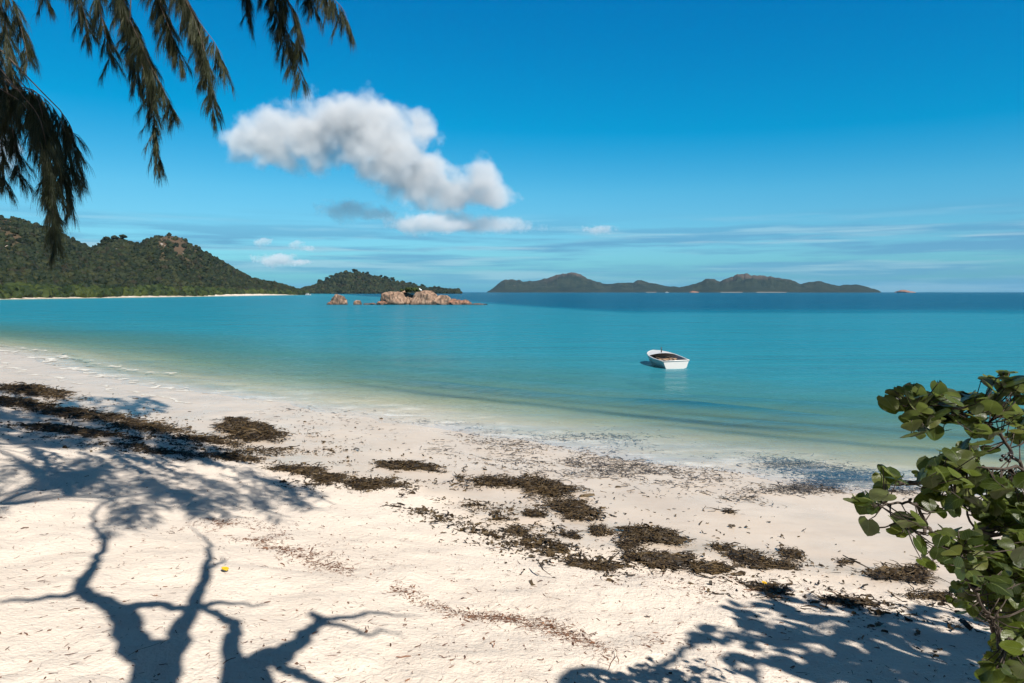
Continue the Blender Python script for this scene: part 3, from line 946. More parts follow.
# loose scatter of weed scraps along the drift line
mb = MB()
XY = [path_scatter([(0, 400), (120, 425), (240, 447), (330, 475), (430, 492), (500, 520), (560, 552), (660, 570), (770, 585), (900, 610), (1010, 640)], .45, 3200, g),
      path_scatter([(300, 478), (400, 495), (470, 515), (520, 540), (600, 570)], .38, 4200, g),
      path_scatter([(270, 425), (420, 470), (560, 500), (700, 540), (870, 575)], .9, 900, g),
      path_scatter([(250, 445), (300, 462)], .6, 700, g), path_scatter([(-20, 392), (60, 408), (130, 424), (220, 446)], .9, 3200, g), path_scatter([(-20, 425), (90, 436), (200, 455)], .6, 2200, g)]
x = np.concatenate([q[0] for q in XY]); y = np.concatenate([q[1] for q in XY])
k = fbm(x * 1.3, y * 1.3, octaves=4, seed=44) + .3 * g.random(len(x)) > .02
x, y = x[k], y[k]
P = np.stack([x, y, terrain(x, y) + .006], -1); far = np.sqrt(np.maximum(1, np.hypot(x, y) / 9))[:, None]
v, q = strips(P, .05, .016, .25, g); mb.add(v, q)
kk = (fbm(x * 3.1, y * 3.1, octaves=3, seed=88) > .12) & (g.random(len(x)) < .75)
v, q = strips(P[kk] + np.array([0, 0, .012]), .085, .028, .35, g); mb.add(v, q)
tag(mb.build('seaweed_scraps', weed_mat, smooth=False), 'loose brown seaweed scraps strewn along the drift line', kind='stuff')

# twig and needle litter on the dry sand
mb = MB()
XY = [path_scatter([(215, 520), (270, 545), (350, 572), (440, 608), (520, 622), (575, 640)], .07, 1900, g),
      path_scatter([(225, 520), (270, 540), (310, 556), (335, 560)], .28, 1300, g),
      path_scatter([(450, 612), (540, 622), (600, 648), (660, 690)], .07, 800, g),
      path_scatter([(620, 640), (700, 650), (640, 655)], .25, 300, g),
      path_scatter([(10, 440), (60, 455), (110, 465)], .6, 500, g),
      path_scatter([(560, 575), (700, 590), (860, 625)], .35, 900, g)]
u = g.random((9000, 2)); ang = (u[:, 0] - .5) * 2.0; rr = 2.2 + 10 * u[:, 1] ** 1.3
XY.append((rr * np.sin(ang), rr * np.cos(ang)))
x = np.concatenate([q[0] for q in XY]); y = np.concatenate([q[1] for q in XY])
d0 = shore_dist(x, y); k = (d0 > 5.2) & ((fbm(x * 2.3, y * 2.3, octaves=3, seed=66) > .02) | (np.arange(len(x)) > len(x) - 9000)); x, y, d0 = x[k], y[k], d0[k]
P = np.stack([x, y, terrain(x, y, d0) + .004], -1)
half = len(P) // 2
v, q = strips(P, .035, .0035, .12, g, 3, .3); mb.add(v, q)
v, q = strips(P[::5], .022, .011, .2, g, 2, .5); mb.add(v, q)
tag(mb.build('twig_litter', twig_mat, smooth=False), 'fine brown twigs and needles littering the dry sand', kind='stuff')

# drowned weed just inside the water's edge
mb = MB()
XY = [path_scatter([(450, 448), (520, 446)], .5, 400, g), path_scatter([(540, 462), (620, 468), (700, 478)], .75, 1500, g), path_scatter([(560, 436), (640, 440)], .6, 500, g),
      path_scatter([(780, 462), (850, 478), (930, 490)], .45, 1800, g), path_scatter([(740, 500), (800, 490), (850, 480)], .22, 900, g),
      path_scatter([(270, 412), (420, 425), (560, 445)], .7, 600, g)]
x = np.concatenate([q[0] for q in XY]); y = np.concatenate([q[1] for q in XY])
k = fbm(x * 1.1, y * 1.6, octaves=4, seed=54) + .35 * g.random(len(x)) > .04; x, y = x[k], y[k]
P = np.stack([x, y, terrain(x, y) + .006], -1)
P = np.repeat(P, 2, axis=0) + np.concatenate([g.normal(size=(2 * len(P), 2)) * .10, np.zeros((2 * len(P), 1))], 1); P[:, 2] = terrain(P[:, 0], P[:, 1]) + .006
v, q = strips(P, .11, .011, .03, g, 4, .7); mb.add(v, q)
tag(mb.build('drowned_seaweed', dark_weed, smooth=False), 'dark weed lying under the thin water at the edge', kind='stuff')

# two yellow fallen leaves
LEAF_T = None


def leaf_template(n=11, m=7, cup=.22, droop=.25, heart=True):
    t = np.linspace(0, 1, n); V, U = [], []
    wd = .66 * np.sqrt(np.maximum(0, np.sin(math.pi * t ** .72))) * (1 - .30 * t ** 2); wd[0] = .22
    for a, w in zip(t, wd):
        for b in np.linspace(-1, 1, m):
            back = -.17 * abs(b) ** 1.2 * max(0, 1 - a / .35) if heart else 0
            V.append((w * b, a + back, cup * (w * abs(b)) + .05 * math.sin(5 * a + 3 * b) * w - droop * a * a)); U.append((b * .5 + .5, a))
    i = np.arange(n - 1)[:, None] * m; j = np.arange(m - 1)[None, :]
    return np.array(V), np.stack([i + j, i + j + 1, i + m + j + 1, i + m + j], -1).reshape(-1, 4), np.array(U)


def leaf_material(name, cols, trans=.3, rough=.36):
    t = NT(name); i = t.island(); uv = t.n('ShaderNodeUVMap').outputs[0]
    sp = t.n('ShaderNodeSeparateXYZ'); t.l(uv, sp.inputs[0])
    au = t.math('ABSOLUTE', t.math('SUBTRACT', sp.outputs[0], .5))
    c = t.ramp(i, [(k / (len(cols) - 1), q) for k, q in enumerate(cols)])
    n = t.noise(t.pos(), 30, 4, .6); c = t.mix(t.math('MULTIPLY', n, .5), c, tuple(q * .5 for q in cols[0]))
    mid = t.ramp(au, [(.012, 1.), (.035, 0.)])
    vein = t.math('PINGPONG', t.math('SUBTRACT', t.math('MULTIPLY', sp.outputs[1], 7.0), t.math('MULTIPLY', au, 5.0)), .5)
    vm = t.math('MAXIMUM', mid, t.math('MULTIPLY', t.ramp(vein, [(.02, 1.), (.07, 0.)]), .55))
    c = t.mix(t.math('MULTIPLY', vm, .7), c, tuple(min(1, q * 1.9 + .03) for q in cols[-1]))
    geo = t.n('ShaderNodeNewGeometry')
    c = t.mix(t.math('MULTIPLY', geo.outputs['Backfacing'], .45), c, (.16, .18, .09))
    nr = t.bump(t.math('SUBTRACT', n, vm), .004, .6)
    s = t.pbsdf(c, rough, nr, .4)
    tl = t.n('ShaderNodeBsdfTranslucent'); t.l(t.mix(.5, c, (.22, .30, .04)), tl.inputs['Color'])
    mx = t.n('ShaderNodeMixShader'); mx.inputs[0].default_value = trans; t.l(s, mx.inputs[1]); t.l(tl.outputs[0], mx.inputs[2])
    return t.done(mx.outputs[0])


def rotm(yaw, pitch, roll):
    cy, sy, cp, sp, cr, sr = math.cos(yaw), math.sin(yaw), math.cos(pitch), math.sin(pitch), math.cos(roll), math.sin(roll)
    return np.array([[cy, -sy, 0], [sy, cy, 0], [0, 0, 1]]) @ np.array([[1, 0, 0], [0, cp, -sp], [0, sp, cp]]) @ np.array([[cr, 0, sr], [0, 1, 0], [-sr, 0, cr]])


yellow = leaf_material('yellow_leaf', [(.70, .38, .01), (.72, .42, .015)], .1, .6)
for px, py, s, rz, lab in ((227, 572, .06, 1.3, 'bright yellow fallen leaf on dry sand among the branch shadows'), (766, 586, .055, .6, 'yellowish fallen leaf lying in the weed above the leafy shadow')):
    V, Q, U = leaf_template(cup=.35, droop=-.15, heart=False)
    mb = MB(); mb.add(V * s, Q, U); c = ground_at(px, py)
    o = mb.build('fallen_leaf', yellow); o.location = (c[0], c[1], c[2] + .012); o.rotation_euler = (R(14), R(8), rz)
    tag(o, lab, 'leaf')

# ------------------------------------------------------------------ leafy shrub at the right
shrub_leaf = leaf_material('shrub_leaf', [(.010, .020, .005), (.022, .038, .007), (.042, .066, .009), (.014, .026, .006), (.10, .13, .014), (.028, .048, .008), (.16, .17, .04), (.02, .034, .007), (.055, .08, .011)], .38, .40)
shrub_bark = mat_simple('shrub_bark', (.05, .036, .027), .8, .4, 40, .004)
g = np.random.default_rng(15)
shrub = empty('leafy_shrub', (2.6, 2.6, float(terrain(2.6, 2.6))))
so = np.array(shrub.location)
Dp = 2.55
branches = [
    [(1060, 900, 2.5), (1030, 760, 2.5), (1000, 650, 2.5), (970, 584, 2.5), (945, 550, 2.45), (926, 525, 2.45), (914, 503, 2.4), (900, 503, 2.4), (878, 506, 2.38)],
    [(1060, 900, 2.5), (1090, 700, 2.6), (1075, 560, 2.7), (1040, 490, 2.7), (1010, 452, 2.65), (996, 430, 2.6), (975, 418, 2.6), (945, 408, 2.55), (915, 402, 2.5)],
    [(1090, 700, 2.6), (1100, 560, 2.8), (1075, 450, 2.8), (1030, 405, 2.75), (1005, 385, 2.7)],
    [(1075, 560, 2.7), (1035, 480, 2.6), (1000, 468, 2.5), (960, 470, 2.5), (930, 478, 2.45), (905, 485, 2.4)],
    [(1030, 760, 2.5), (1000, 640, 2.35), (985, 610, 2.3), (968, 580, 2.3), (960, 545, 2.35)],
    [(1060, 900, 2.5), (1090, 750, 2.2), (1060, 660, 2.15), (1010, 640, 2.1)],
    [(1000, 650, 2.5), (985, 560, 2.6), (970, 520, 2.65), (955, 490, 2.7)],
    [(1090, 700, 2.6), (1060, 620, 2.7), (1020, 570, 2.75), (990, 540, 2.8)],
    [(926, 525, 2.45), (922, 535, 2.4), (908, 526, 2.4), (903, 520, 2.4)],
]
mb = MB(); nodes = []
for bi, br in enumerate(branches):
    pth = smooth_path([at(*q) for q in br], 6)
    pth = pth + rng.normal(size=pth.shape) * .004
    r0 = .011 if bi < 3 else .007
    tube(mb, pth, [r0, r0 * .6, .004], 7, rough=.2)
    nodes += list(pth[len(pth) // 4:])
nodes = np.array(nodes)
base_pts = [at(1060, 900, 2.5) + [0, 0, .05], so + [0, 0, -.05]]
tube(mb, base_pts, [.02, .03], 8)
regions = [  # px, py, rx, ry, depth, count
    (905, 400, 16, 12, 2.5, 14), (935, 405, 26, 17, 2.5, 26), (968, 410, 22, 18, 2.55, 18), (925, 425, 24, 14, 2.5, 16), (1005, 395, 20, 24, 2.65, 30), (1020, 420, 14, 20, 2.7, 16),
    (985, 432, 14, 9, 2.6, 8), (930, 480, 16, 12, 2.45, 16), (955, 470, 26, 18, 2.5, 30), (975, 450, 18, 10, 2.55, 9), (890, 478, 9, 6, 2.4, 6), (868, 504, 14, 7, 2.38, 8), (878, 495, 7, 6, 2.38, 3), (872, 526, 5, 6, 2.38, 2),
    (910, 525, 14, 12, 2.42, 9), (925, 553, 6, 14, 2.4, 4), (945, 500, 22, 14, 2.5, 14), (985, 495, 24, 22, 2.6, 34), (1012, 505, 16, 34, 2.65, 34), (960, 550, 26, 20, 2.45, 32), (985, 570, 24, 26, 2.45, 42), (1012, 570, 16, 36, 2.5, 40),
    (960, 595, 10, 14, 2.4, 9), (975, 606, 10, 10, 2.4, 5), (1015, 620, 14, 18, 2.4, 10), (1005, 668, 22, 18, 2.15, 12), (1018, 655, 12, 20, 2.2, 10), (1040, 560, 26, 90, 2.6, 60), (1050, 430, 24, 40, 2.8, 24), (1040, 660, 24, 40, 2.2, 22), (1005, 600, 22, 50, 2.6, 46), (1002, 540, 24, 30, 2.7, 34), (1012, 655, 18, 28, 2.45, 30)]
lm = MB(); V, Q, U = leaf_template(cup=.10, droop=.16)
for px, py, rx, ry, dp, n in regions:
    for _ in range(int(n * 1.6)):
        a = g.random() * 2 * math.pi; r = math.sqrt(g.random())
        p = at(px + rx * r * math.cos(a), py + ry * r * math.sin(a), dp + g.normal() * .10)
        s = .057 * (.5 + .8 * g.random())
        yaw = g.random() * 2 * math.pi; pitch = R(-15) + g.normal() * .55
        M = rotm(yaw, pitch, g.normal() * .45)
        c = V.copy(); c[:, 2] += g.normal() * .10 * c[:, 1] ** 2
        lf = (c * s) @ M.T; ctr = lf.mean(0)
        lm.add(lf - ctr + p, Q, U)
        b0 = p - ctr
        k = int(np.argmin(np.linalg.norm(nodes - b0, axis=1)))
        nd = nodes[k]
        if np.linalg.norm(nd - b0) < .30:
            midp = (nd + b0) / 2 + np.array([0, 0, -.01])
            tube(mb, [nd, midp, b0], [.0028, .0022, .0016], 4)
mb.build('branch', shrub_bark, shrub, True, None).location = -so
lm.build('foliage', shrub_leaf, shrub, True, None).location = -so
fm = MB(); V1, F1 = ico(2)
for px, py in ((1003, 456), (1006, 459), (1010, 455), (1009, 461), (1001, 460), (1013, 458)):
    fm.add(V1 * .0065 + at(px, py, 2.5 + g.normal() * .01), F1)
for px, py in ((1003, 456), (1006, 459), (1010, 455), (1009, 461), (1001, 460), (1013, 458)):
    tube(fm, [at(1012, 450, 2.52), at(px, py, 2.5)], [.0015], 4)
fm.build('berry_cluster', mat_simple('dark_berries', (.02, .012, .012), .3), shrub, True).location = -so
tag(shrub, 'leafy shrub with heart-shaped green leaves at the right edge of the beach', 'shrub')

# ------------------------------------------------------------------ casuarina hanging over the left
needle_mat = weed_material('casuarina_needles', [(.006, .012, .003), (.011, .019, .005), (.022, .032, .008), (.036, .039, .011), (.013, .018, .006)])
cas_bark = mat_simple('casuarina_bark', (.09, .065, .05), .9, .45, 14, .02)
cas = empty('casuarina_tree', (-7.2, 1.2, float(terrain(-7.2, 1.2)))); co = np.array(cas.location)
g = np.random.default_rng(23)


def frond(nm, tm, path, length=.17, dens=1.0, width=.0036, spread=.6):
    """a weeping twig with a brush of drooping needles"""
    path = smooth_path(path, 6)
    seg = np.concatenate([[0], np.cumsum(np.linalg.norm(np.diff(path, axis=0), axis=1))]); Lt = seg[-1]
    K = max(4, int(Lt / .032))
    n = int(K * 34 * dens)
    node = g.integers(0, K, n); sn = (np.arange(K) + g.random(K)) / K * Lt
    an = g.random(K) * 2 * math.pi; on = spread * (.5 + .9 * g.random(K)); ln = .05 + .16 * g.random(K)   # side twigs
    u = g.random(n); s = sn[node]
    B = np.stack([np.interp(s, seg, path[:, k]) for k in range(3)], -1)
    fade = (.55 + .45 * np.interp(s / Lt, [0, .15, .7, 1], [.8, 1, 1, .6]))
    sdir = np.stack([np.cos(an) * on, np.sin(an) * on, -.35 - .4 * g.random(K)], -1); sdir /= np.linalg.norm(sdir, axis=1)[:, None]
    B = B + sdir[node] * (u * ln[node])[:, None] - np.array([0, 0, .35]) * ((u * ln[node]) ** 2 * 4)[:, None]
    a = an[node] + g.normal(size=n) * .55
    d = sdir[node] + g.normal(size=(n, 3)) * .26 + np.array([0, 0, -.25])
    d /= np.linalg.norm(d, axis=1)[:, None]
    L = length * (.45 + .75 * g.random(n)) * fade
    segs = 4; V = np.zeros((n, segs + 1, 2, 3)); p = B.copy()
    sd = np.stack([-np.sin(a), np.cos(a), np.zeros(n)], -1); w = g.normal(size=(n, 3)) * .6; sd = sd + w; sd /= np.linalg.norm(sd, axis=1)[:, None]
    for k in range(segs + 1):
        ww = width * (1 - .75 * k / segs)
        V[:, k, 0] = p - sd * ww / 2; V[:, k, 1] = p + sd * ww / 2
        p = p + d * (L / segs)[:, None]
        d = d + np.array([0, 0, -.62]) + g.normal(size=(n, 3)) * .06; d /= np.linalg.norm(d, axis=1)[:, None]
    b = (np.arange(n) * (segs + 1) * 2)[:, None]; k = np.arange(segs)[None, :] * 2
    nm.add(V.reshape(-1, 3), np.stack([b + k, b + k + 1, b + k + 3, b + k + 2], -1).reshape(-1, 4))
    tube(tm, path, [.005, .0025], 5)


nm, tm, tr = MB(), MB(), MB()
fr = [  # polylines as seen, with a depth in metres
    ([(-30, -60), (2, 10), (12, 70), (18, 120)], 4.6), ([(-20, -40), (12, 0), (24, 40), (28, 62)], 4.8), ([(-30, 20), (4, 80), (14, 140), (19, 178)], 4.4), ([(-40, 40), (-8, 90), (2, 150), (4, 185)], 4.6),
    ([(-30, -20), (-6, 40), (0, 90), (8, 130)], 4.9), ([(-40, 60), (0, 88), (30, 90), (52, 106), (66, 135), (70, 165)], 4.5), ([(10, 86), (36, 92), (50, 120), (62, 165), (72, 205)], 4.5),
    ([(14, 88), (38, 100), (46, 150), (52, 200), (56, 245)], 4.4), ([(30, 92), (44, 120), (58, 150), (62, 190)], 4.6), ([(0, 88), (28, 110), (44, 160), (50, 195)], 4.3), ([(20, 92), (40, 120), (50, 170), (54, 225)], 4.5),
    ([(60, 110), (72, 130), (76, 160), (77, 180)], 4.5),
    ([(60, -40), (78, -5), (86, 20), (89, 32)], 5.0), ([(90, -40), (100, 10), (107, 40), (110, 58)], 5.0), ([(30, -60), (42, -20), (48, 5)], 5.0),
    ([(96, -50), (118, -5), (136, 45), (150, 95), (156, 140), (160, 165)], 4.9), ([(104, -40), (124, 10), (132, 50), (140, 85)], 5.0), ([(130, 20), (148, 60), (166, 95), (175, 118)], 4.9), ([(110, -30), (128, 10), (146, 55), (154, 100)], 5.1),
    ([(140, -50), (158, 0), (172, 35), (182, 66)], 5.0), ([(146, -40), (160, 0), (168, 24), (172, 45)], 5.2),
    ([(160, -40), (188, 5), (203, 45), (210, 85), (214, 114)], 4.9), ([(176, -20), (198, 20), (216, 45), (224, 68)], 4.9), ([(170, -30), (190, 10), (200, 45), (205, 80)], 5.1),
    ([(232, -60), (243, -15), (250, 12)], 5.4), ([(262, -60), (276, -10), (286, 30), (296, 60), (302, 80)], 5.2), ([(250, -40), (270, -5), (280, 22), (287, 48)], 5.3), ([(276, -20), (290, 5), (298, 30), (300, 50)], 5.3),
    ([(290, -50), (308, -8), (316, 10)], 5.3), ([(296, -60), (326, -10), (342, 8), (350, 28)], 5.3), ([(300, -40), (322, -5), (333, 8)], 5.4),
]
ends = []
for pl, dp in fr:
    off = g.normal() * .15
    P = [at(a, b, (dp + off) * 1.42) for a, b in pl]; ends.append(P[0])
    frond(nm, tm, P, .17, 2.5, .0040, .32)
# the rest of the crown: hanging twigs further up, on the same limbs
limbs = [
    [co + [0, 0, 0], co + [.2, .2, 2.5], co + [.1, .5, 5.5], co + [.4, .8, 8.5], co + [.3, 1.0, 11.5]],
    [co + [.1, .5, 5.0], (-6.2, 3.6, 8.0), (-5.2, 5.6, 8.3), (-3.8, 6.8, 8.1), (-2.3, 7.5, 7.8)],
    [co + [.1, .4, 4.2], (-7.4, 4.0, 6.4), (-7.0, 6.0, 6.7), (-6.0, 6.9, 6.6)],
    [co + [.3, .8, 7.5], (-6.6, 3.6, 10.6), (-6.2, 6.0, 12.2), (-5.6, 8.0, 12.4)],
    [co + [.3, .8, 8.0], (-7.5, 4.2, 10.2), (-7.8, 7.0, 11.0), (-7.2, 9.5, 11.2)],
    [co + [.3, .8, 6.5], (-8.5, 4.2, 8.6), (-9.8, 7.0, 9.2), (-10.6, 9.0, 9.0)],
    [co + [.1, .5, 5.2], (-5.2, 1.4, 7.4), (-3.6, 1.2, 8.4), (-2.0, 1.6, 8.6)],
]
rad = [[.24, .20, .15, .08, .03], [.09, .06, .04, .022, .008], [.07, .045, .03, .012], [.07, .04, .02, .008], [.07, .04, .02, .008], [.07, .04, .02, .008], [.07, .05, .025, .010]]
lp = []
for L, r in zip(limbs, rad):
    q = smooth_path(L, 8) ; q[1:-1] += rng.normal(size=q[1:-1].shape) * .03
    tube(tr, q, r, 10, rough=.12)
    lp.append(q)
low = np.vstack(lp[1:3])
for e in ends:                                # join each hanging twig to its limb
    k = int(np.argmin(np.linalg.norm(low - e, axis=1)))
    m = (low[k] + e) / 2 + np.array([0, 0, .12])
    tube(tm, smooth_path([low[k], m, e], 6), [.010, .005], 5)


def inframe(p):
    if p[1] < .3: return False
    u = 512 + p[0] / p[1] * F; v = 292 - (p[2] - CAM_Z) / p[1] * F
    return -30 < u < 1060 and v > -90


allp = np.vstack(lp); MISS = []
def crown_twig(c, h, o, dens=.42, wd=.0075):
    a = g.random() * 6.28
    d = np.array([math.cos(a), math.sin(a), 0])
    P = [c + [0, 0, h * .5], c + d * o * .5 + [0, 0, h * .2], c + d * o - [0, 0, h * .15], c + d * o * 1.1 - [0, 0, h * .5]]
    if any(inframe(q) for q in P):
        MISS.append(1); return
    frond(nm, tm, P, .20, dens, wd, .8)
    k = int(np.argmin(np.linalg.norm(allp - P[0], axis=1))); m = (allp[k] + P[0]) / 2 + np.array([0, 0, .15])
    tube(tm, smooth_path([allp[k], m, P[0]], 5), [.007, .003], 5)


def in_poly(px, py, poly):
    r = False
    for (x1, y1), (x2, y2) in zip(poly, poly[1:] + poly[:1]):
        if (y1 > py) != (y2 > py) and px < (x2 - x1) * (py - y1) / (y2 - y1) + x1: r = not r
    return r


# sprays of the upper crown, hung in the sunbeams that fall on the shaded sand at the left
shade = [([(-40, 452), (60, 462), (110, 460), (170, 472), (250, 472), (318, 490), (280, 506), (215, 508), (150, 498), (60, 486), (0, 474), (-40, 470)], 7.1, 80),
         ([(-60, 398), (40, 404), (120, 424), (200, 440), (230, 452), (200, 458), (130, 452), (60, 446), (-60, 440)], 13.0, 300),
         ([(-60, 380), (30, 388), (30, 400), (-60, 400)], 13.5, 60),
         ([(60, 397), (165, 399), (178, 410), (130, 418), (60, 414)], 13.0, 50),
         ([(95, 500), (130, 495), (170, 512), (160, 520), (120, 515)], 6.9, 5)]
for poly, h, n in shade:
    xs, ys = [q[0] for q in poly], [q[1] for q in poly]; c = 0
    while c < n:
        px, py = g.uniform(min(xs), max(xs)), g.uniform(min(ys), max(ys))
        if not in_poly(px, py, poly): continue
        c += 1
        p = ground_at(px, py) + S * ((h + g.normal() * .35) / S[2])
        crown_twig(p, .9 + .7 * g.random(), .10 + .25 * g.random(), .55 if h < 9 else .5, .0075 if h < 9 else .013)
print('twigs kept out of view', len(MISS))
for L in lp[3:]:
    for k in range(10):
        i = g.integers(len(L) // 3, len(L))
        crown_twig(L[i] + g.normal(size=3) * .2 - [0, 0, .5], .8 + .6 * g.random(), .35)
for q in (tr.build('trunk', cas_bark, cas), tm.build('twigs', cas_bark, cas), nm.build('foliage', needle_mat, cas, False)):
    q.location = -co
tag(cas, 'casuarina tree with dark weeping needle sprays hanging in at the top left', 'tree')

# ------------------------------------------------------------------ the spreading tree behind the camera whose bare limbs shade the sand
tree_leaf = leaf_material('broad_leaf', [(.03, .055, .012), (.05, .08, .018), (.04, .065, .015)], .25)
g = np.random.default_rng(31)


def over(px, py, h):
    """the point h metres up the sunbeam that falls on this spot of sand"""
    p = ground_at(px, min(py, 682)) if py <= 682 else None
    if p is None:
        a = ground_at(px, 682); b = ground_at(px, 660); p = a + (a - b) * (py - 682) / 22.0
    return p + S * (h / S[2])


tb = np.array([1.0, -2.2, 0.0]); tb[2] = float(terrain(tb[0], tb[1]))
tree = empty('spreading_tree', tuple(tb))
sk = MB()
def limb(pts, radii):
    q = smooth_path([np.asarray(p, float) for p in pts], 7)
    q[1:-1] += g.normal(size=q[1:-1].shape) * .012
    tube(sk, q, [r * .70 for r in radii], 10, rough=.10)
A0 = over(150, 682, 4.0)
limb([tb - [0, 0, .2], tb + [-.15, .15, 1.0], tb + [-.45, .55, 2.2], A0, over(136, 650, 4.3), over(122, 610, 4.7)], [.30, .25, .22, .17, .15, .14])
limb([over(158, 690, 3.9), over(172, 652, 4.3), over(187, 615, 4.7), over(202, 583, 5.1), over(210, 555, 5.5), over(207, 540, 5.7), over(190, 527, 5.9)], [.15, .13, .09, .07, .045, .025, .012])
limb([over(203, 578, 5.15), over(214, 566, 5.3), over(222, 561, 5.4), over(221, 557, 5.45)], [.05, .035, .025, .012])
limb([over(126, 615, 4.65), over(108, 603, 4.8), over(82, 590, 5.0), over(96, 560, 5.4), over(104, 542, 5.7), over(93, 524, 6.0), over(100, 506, 6.3), over(130, 490, 6.8)], [.14, .12, .09, .06, .05, .035, .03, .015])
limb([over(84, 592, 5.0), over(50, 597, 5.3), (over(0, 602, 5.7))], [.06, .045, .03])
limb([over(82, 591, 5.0), over(74, 578, 5.1)], [.04, .01])
limb([over(122, 608, 4.7), over(150, 604, 4.75), over(185, 609, 4.7), over(225, 603, 5.0), over(266, 605, 5.3)], [.09, .08, .065, .035, .012])
limb([over(205, 608, 4.8), over(224, 618, 4.6), over(236, 630, 4.4), over(230, 682, 3.8), tb + [.1, .6, 2.0]], [.05, .06, .07, .10, .13])
limb([tb + [-.1, .2, 1.2], tb + [.3, .75, 2.6], over(258, 682, 3.8), over(283, 655, 4.2), over(318, 622, 4.7), over(310, 612, 4.8)], [.20, .17, .14, .11, .07, .03])
limb([over(318, 622, 4.7), over(345, 618, 4.8), over(370, 613, 4.9), over(395, 615, 5.0), over(422, 617, 5.1)], [.05, .04, .03, .02, .008])
limb([over(316, 624, 4.7), over(350, 627, 4.7), over(366, 636, 4.7), over(380, 630, 4.75), (over(404, 637, 4.8))], [.045, .03, .022, .02, .008])
limb([over(278, 664, 4.1), over(300, 674, 4.0), over(330, 690, 3.9)], [.07, .06, .04])
# leafy limb to the right
limb([tb + [0, .1, 1.4], tb + [.7, .6, 2.6], over(560, 690, 4.2), over(640, 678, 4.3), over(672, 660, 4.4), over(690, 645, 4.5), over(720, 640, 4.6), over(780, 640, 4.7), over(860, 640, 4.9), over(950, 640, 5.1)], [.14, .10, .065, .055, .045, .035, .03, .025, .02, .01])
limb([over(720, 640, 4.6), over(760, 625, 4.8), over(800, 612, 5.0)], [.02, .015, .005])
limb([over(780, 640, 4.7), over(850, 660, 4.6), over(900, 675, 4.6)], [.02, .015, .008])
limb([over(800, 640, 4.75), over(850, 615, 5.1), over(880, 605, 5.2)], [.02, .015, .005])
lv = MB(); V, Q, U = leaf_template(cup=.15, droop=.15, heart=False)
def leaves(px, py, rx, ry, n, h):
    for _ in range(int(n * .62)):
        a = g.random() * 6.28; r = math.sqrt(g.random())
        p = over(px + rx * r * math.cos(a), py + ry * r * math.sin(a), h + g.normal() * .2)
        if inframe(p): continue
        s = .19 * (.6 + .6 * g.random()); M = rotm(g.random() * 6.28, R(-10) + g.normal() * .4, g.normal() * .4)
        lv.add((V * s * np.array([.8, 1, 1])) @ M.T + p, Q, U)
for q in ((700, 638, 18, 8, 10, 4.5), (735, 630, 30, 9, 22, 4.6), (760, 612, 34, 7, 26, 4.9), (800, 602, 30, 6, 20, 5.0), (770, 640, 50, 10, 40, 4.7), (830, 630, 60, 14, 90, 4.9), (900, 640, 60, 24, 170, 4.9),
          (850, 665, 70, 16, 120, 4.6), (960, 650, 40, 26, 120, 5.0), (880, 610, 50, 7, 40, 5.2), (950, 615, 40, 6, 30, 5.2), (760, 664, 26, 8, 20, 4.5), (900, 682, 60, 14, 90, 4.5), (770, 590, 26, 3.5, 9, 5.2), (1010, 660, 40, 26, 90, 5.0)):
    leaves(*q)
for q in (sk.build('trunk', bark_mat, tree), lv.build('foliage', tree_leaf, tree)):
    q.location = -tb
tag(tree, 'spreading bare-limbed tree behind the viewpoint, seen only by its shadow', 'tree')


# unseen leaf mass added behind the viewpoint to block sky and deepen shadows
g = np.random.default_rng(91); mb = MB(); V, Fc = ico(1)
for k in range(1500):
    x = g.uniform(-22, 24); y = -5.2 - 7 * g.random() - .012 * x * x; z = 1.4 + 7.2 * g.random() * min(1, (-y - 3.2) / 4)
    r = .45 + .7 * g.random()
    mb.add(V * (1 + .6 * (g.random(len(V)) - .5))[:, None] * r + np.array([x, y, z]), Fc)
tag(mb.build('added_thicket', c_mat, smooth=False), 'added green leaf mass behind the viewpoint, unseen, blocking the low sky', kind='stuff')


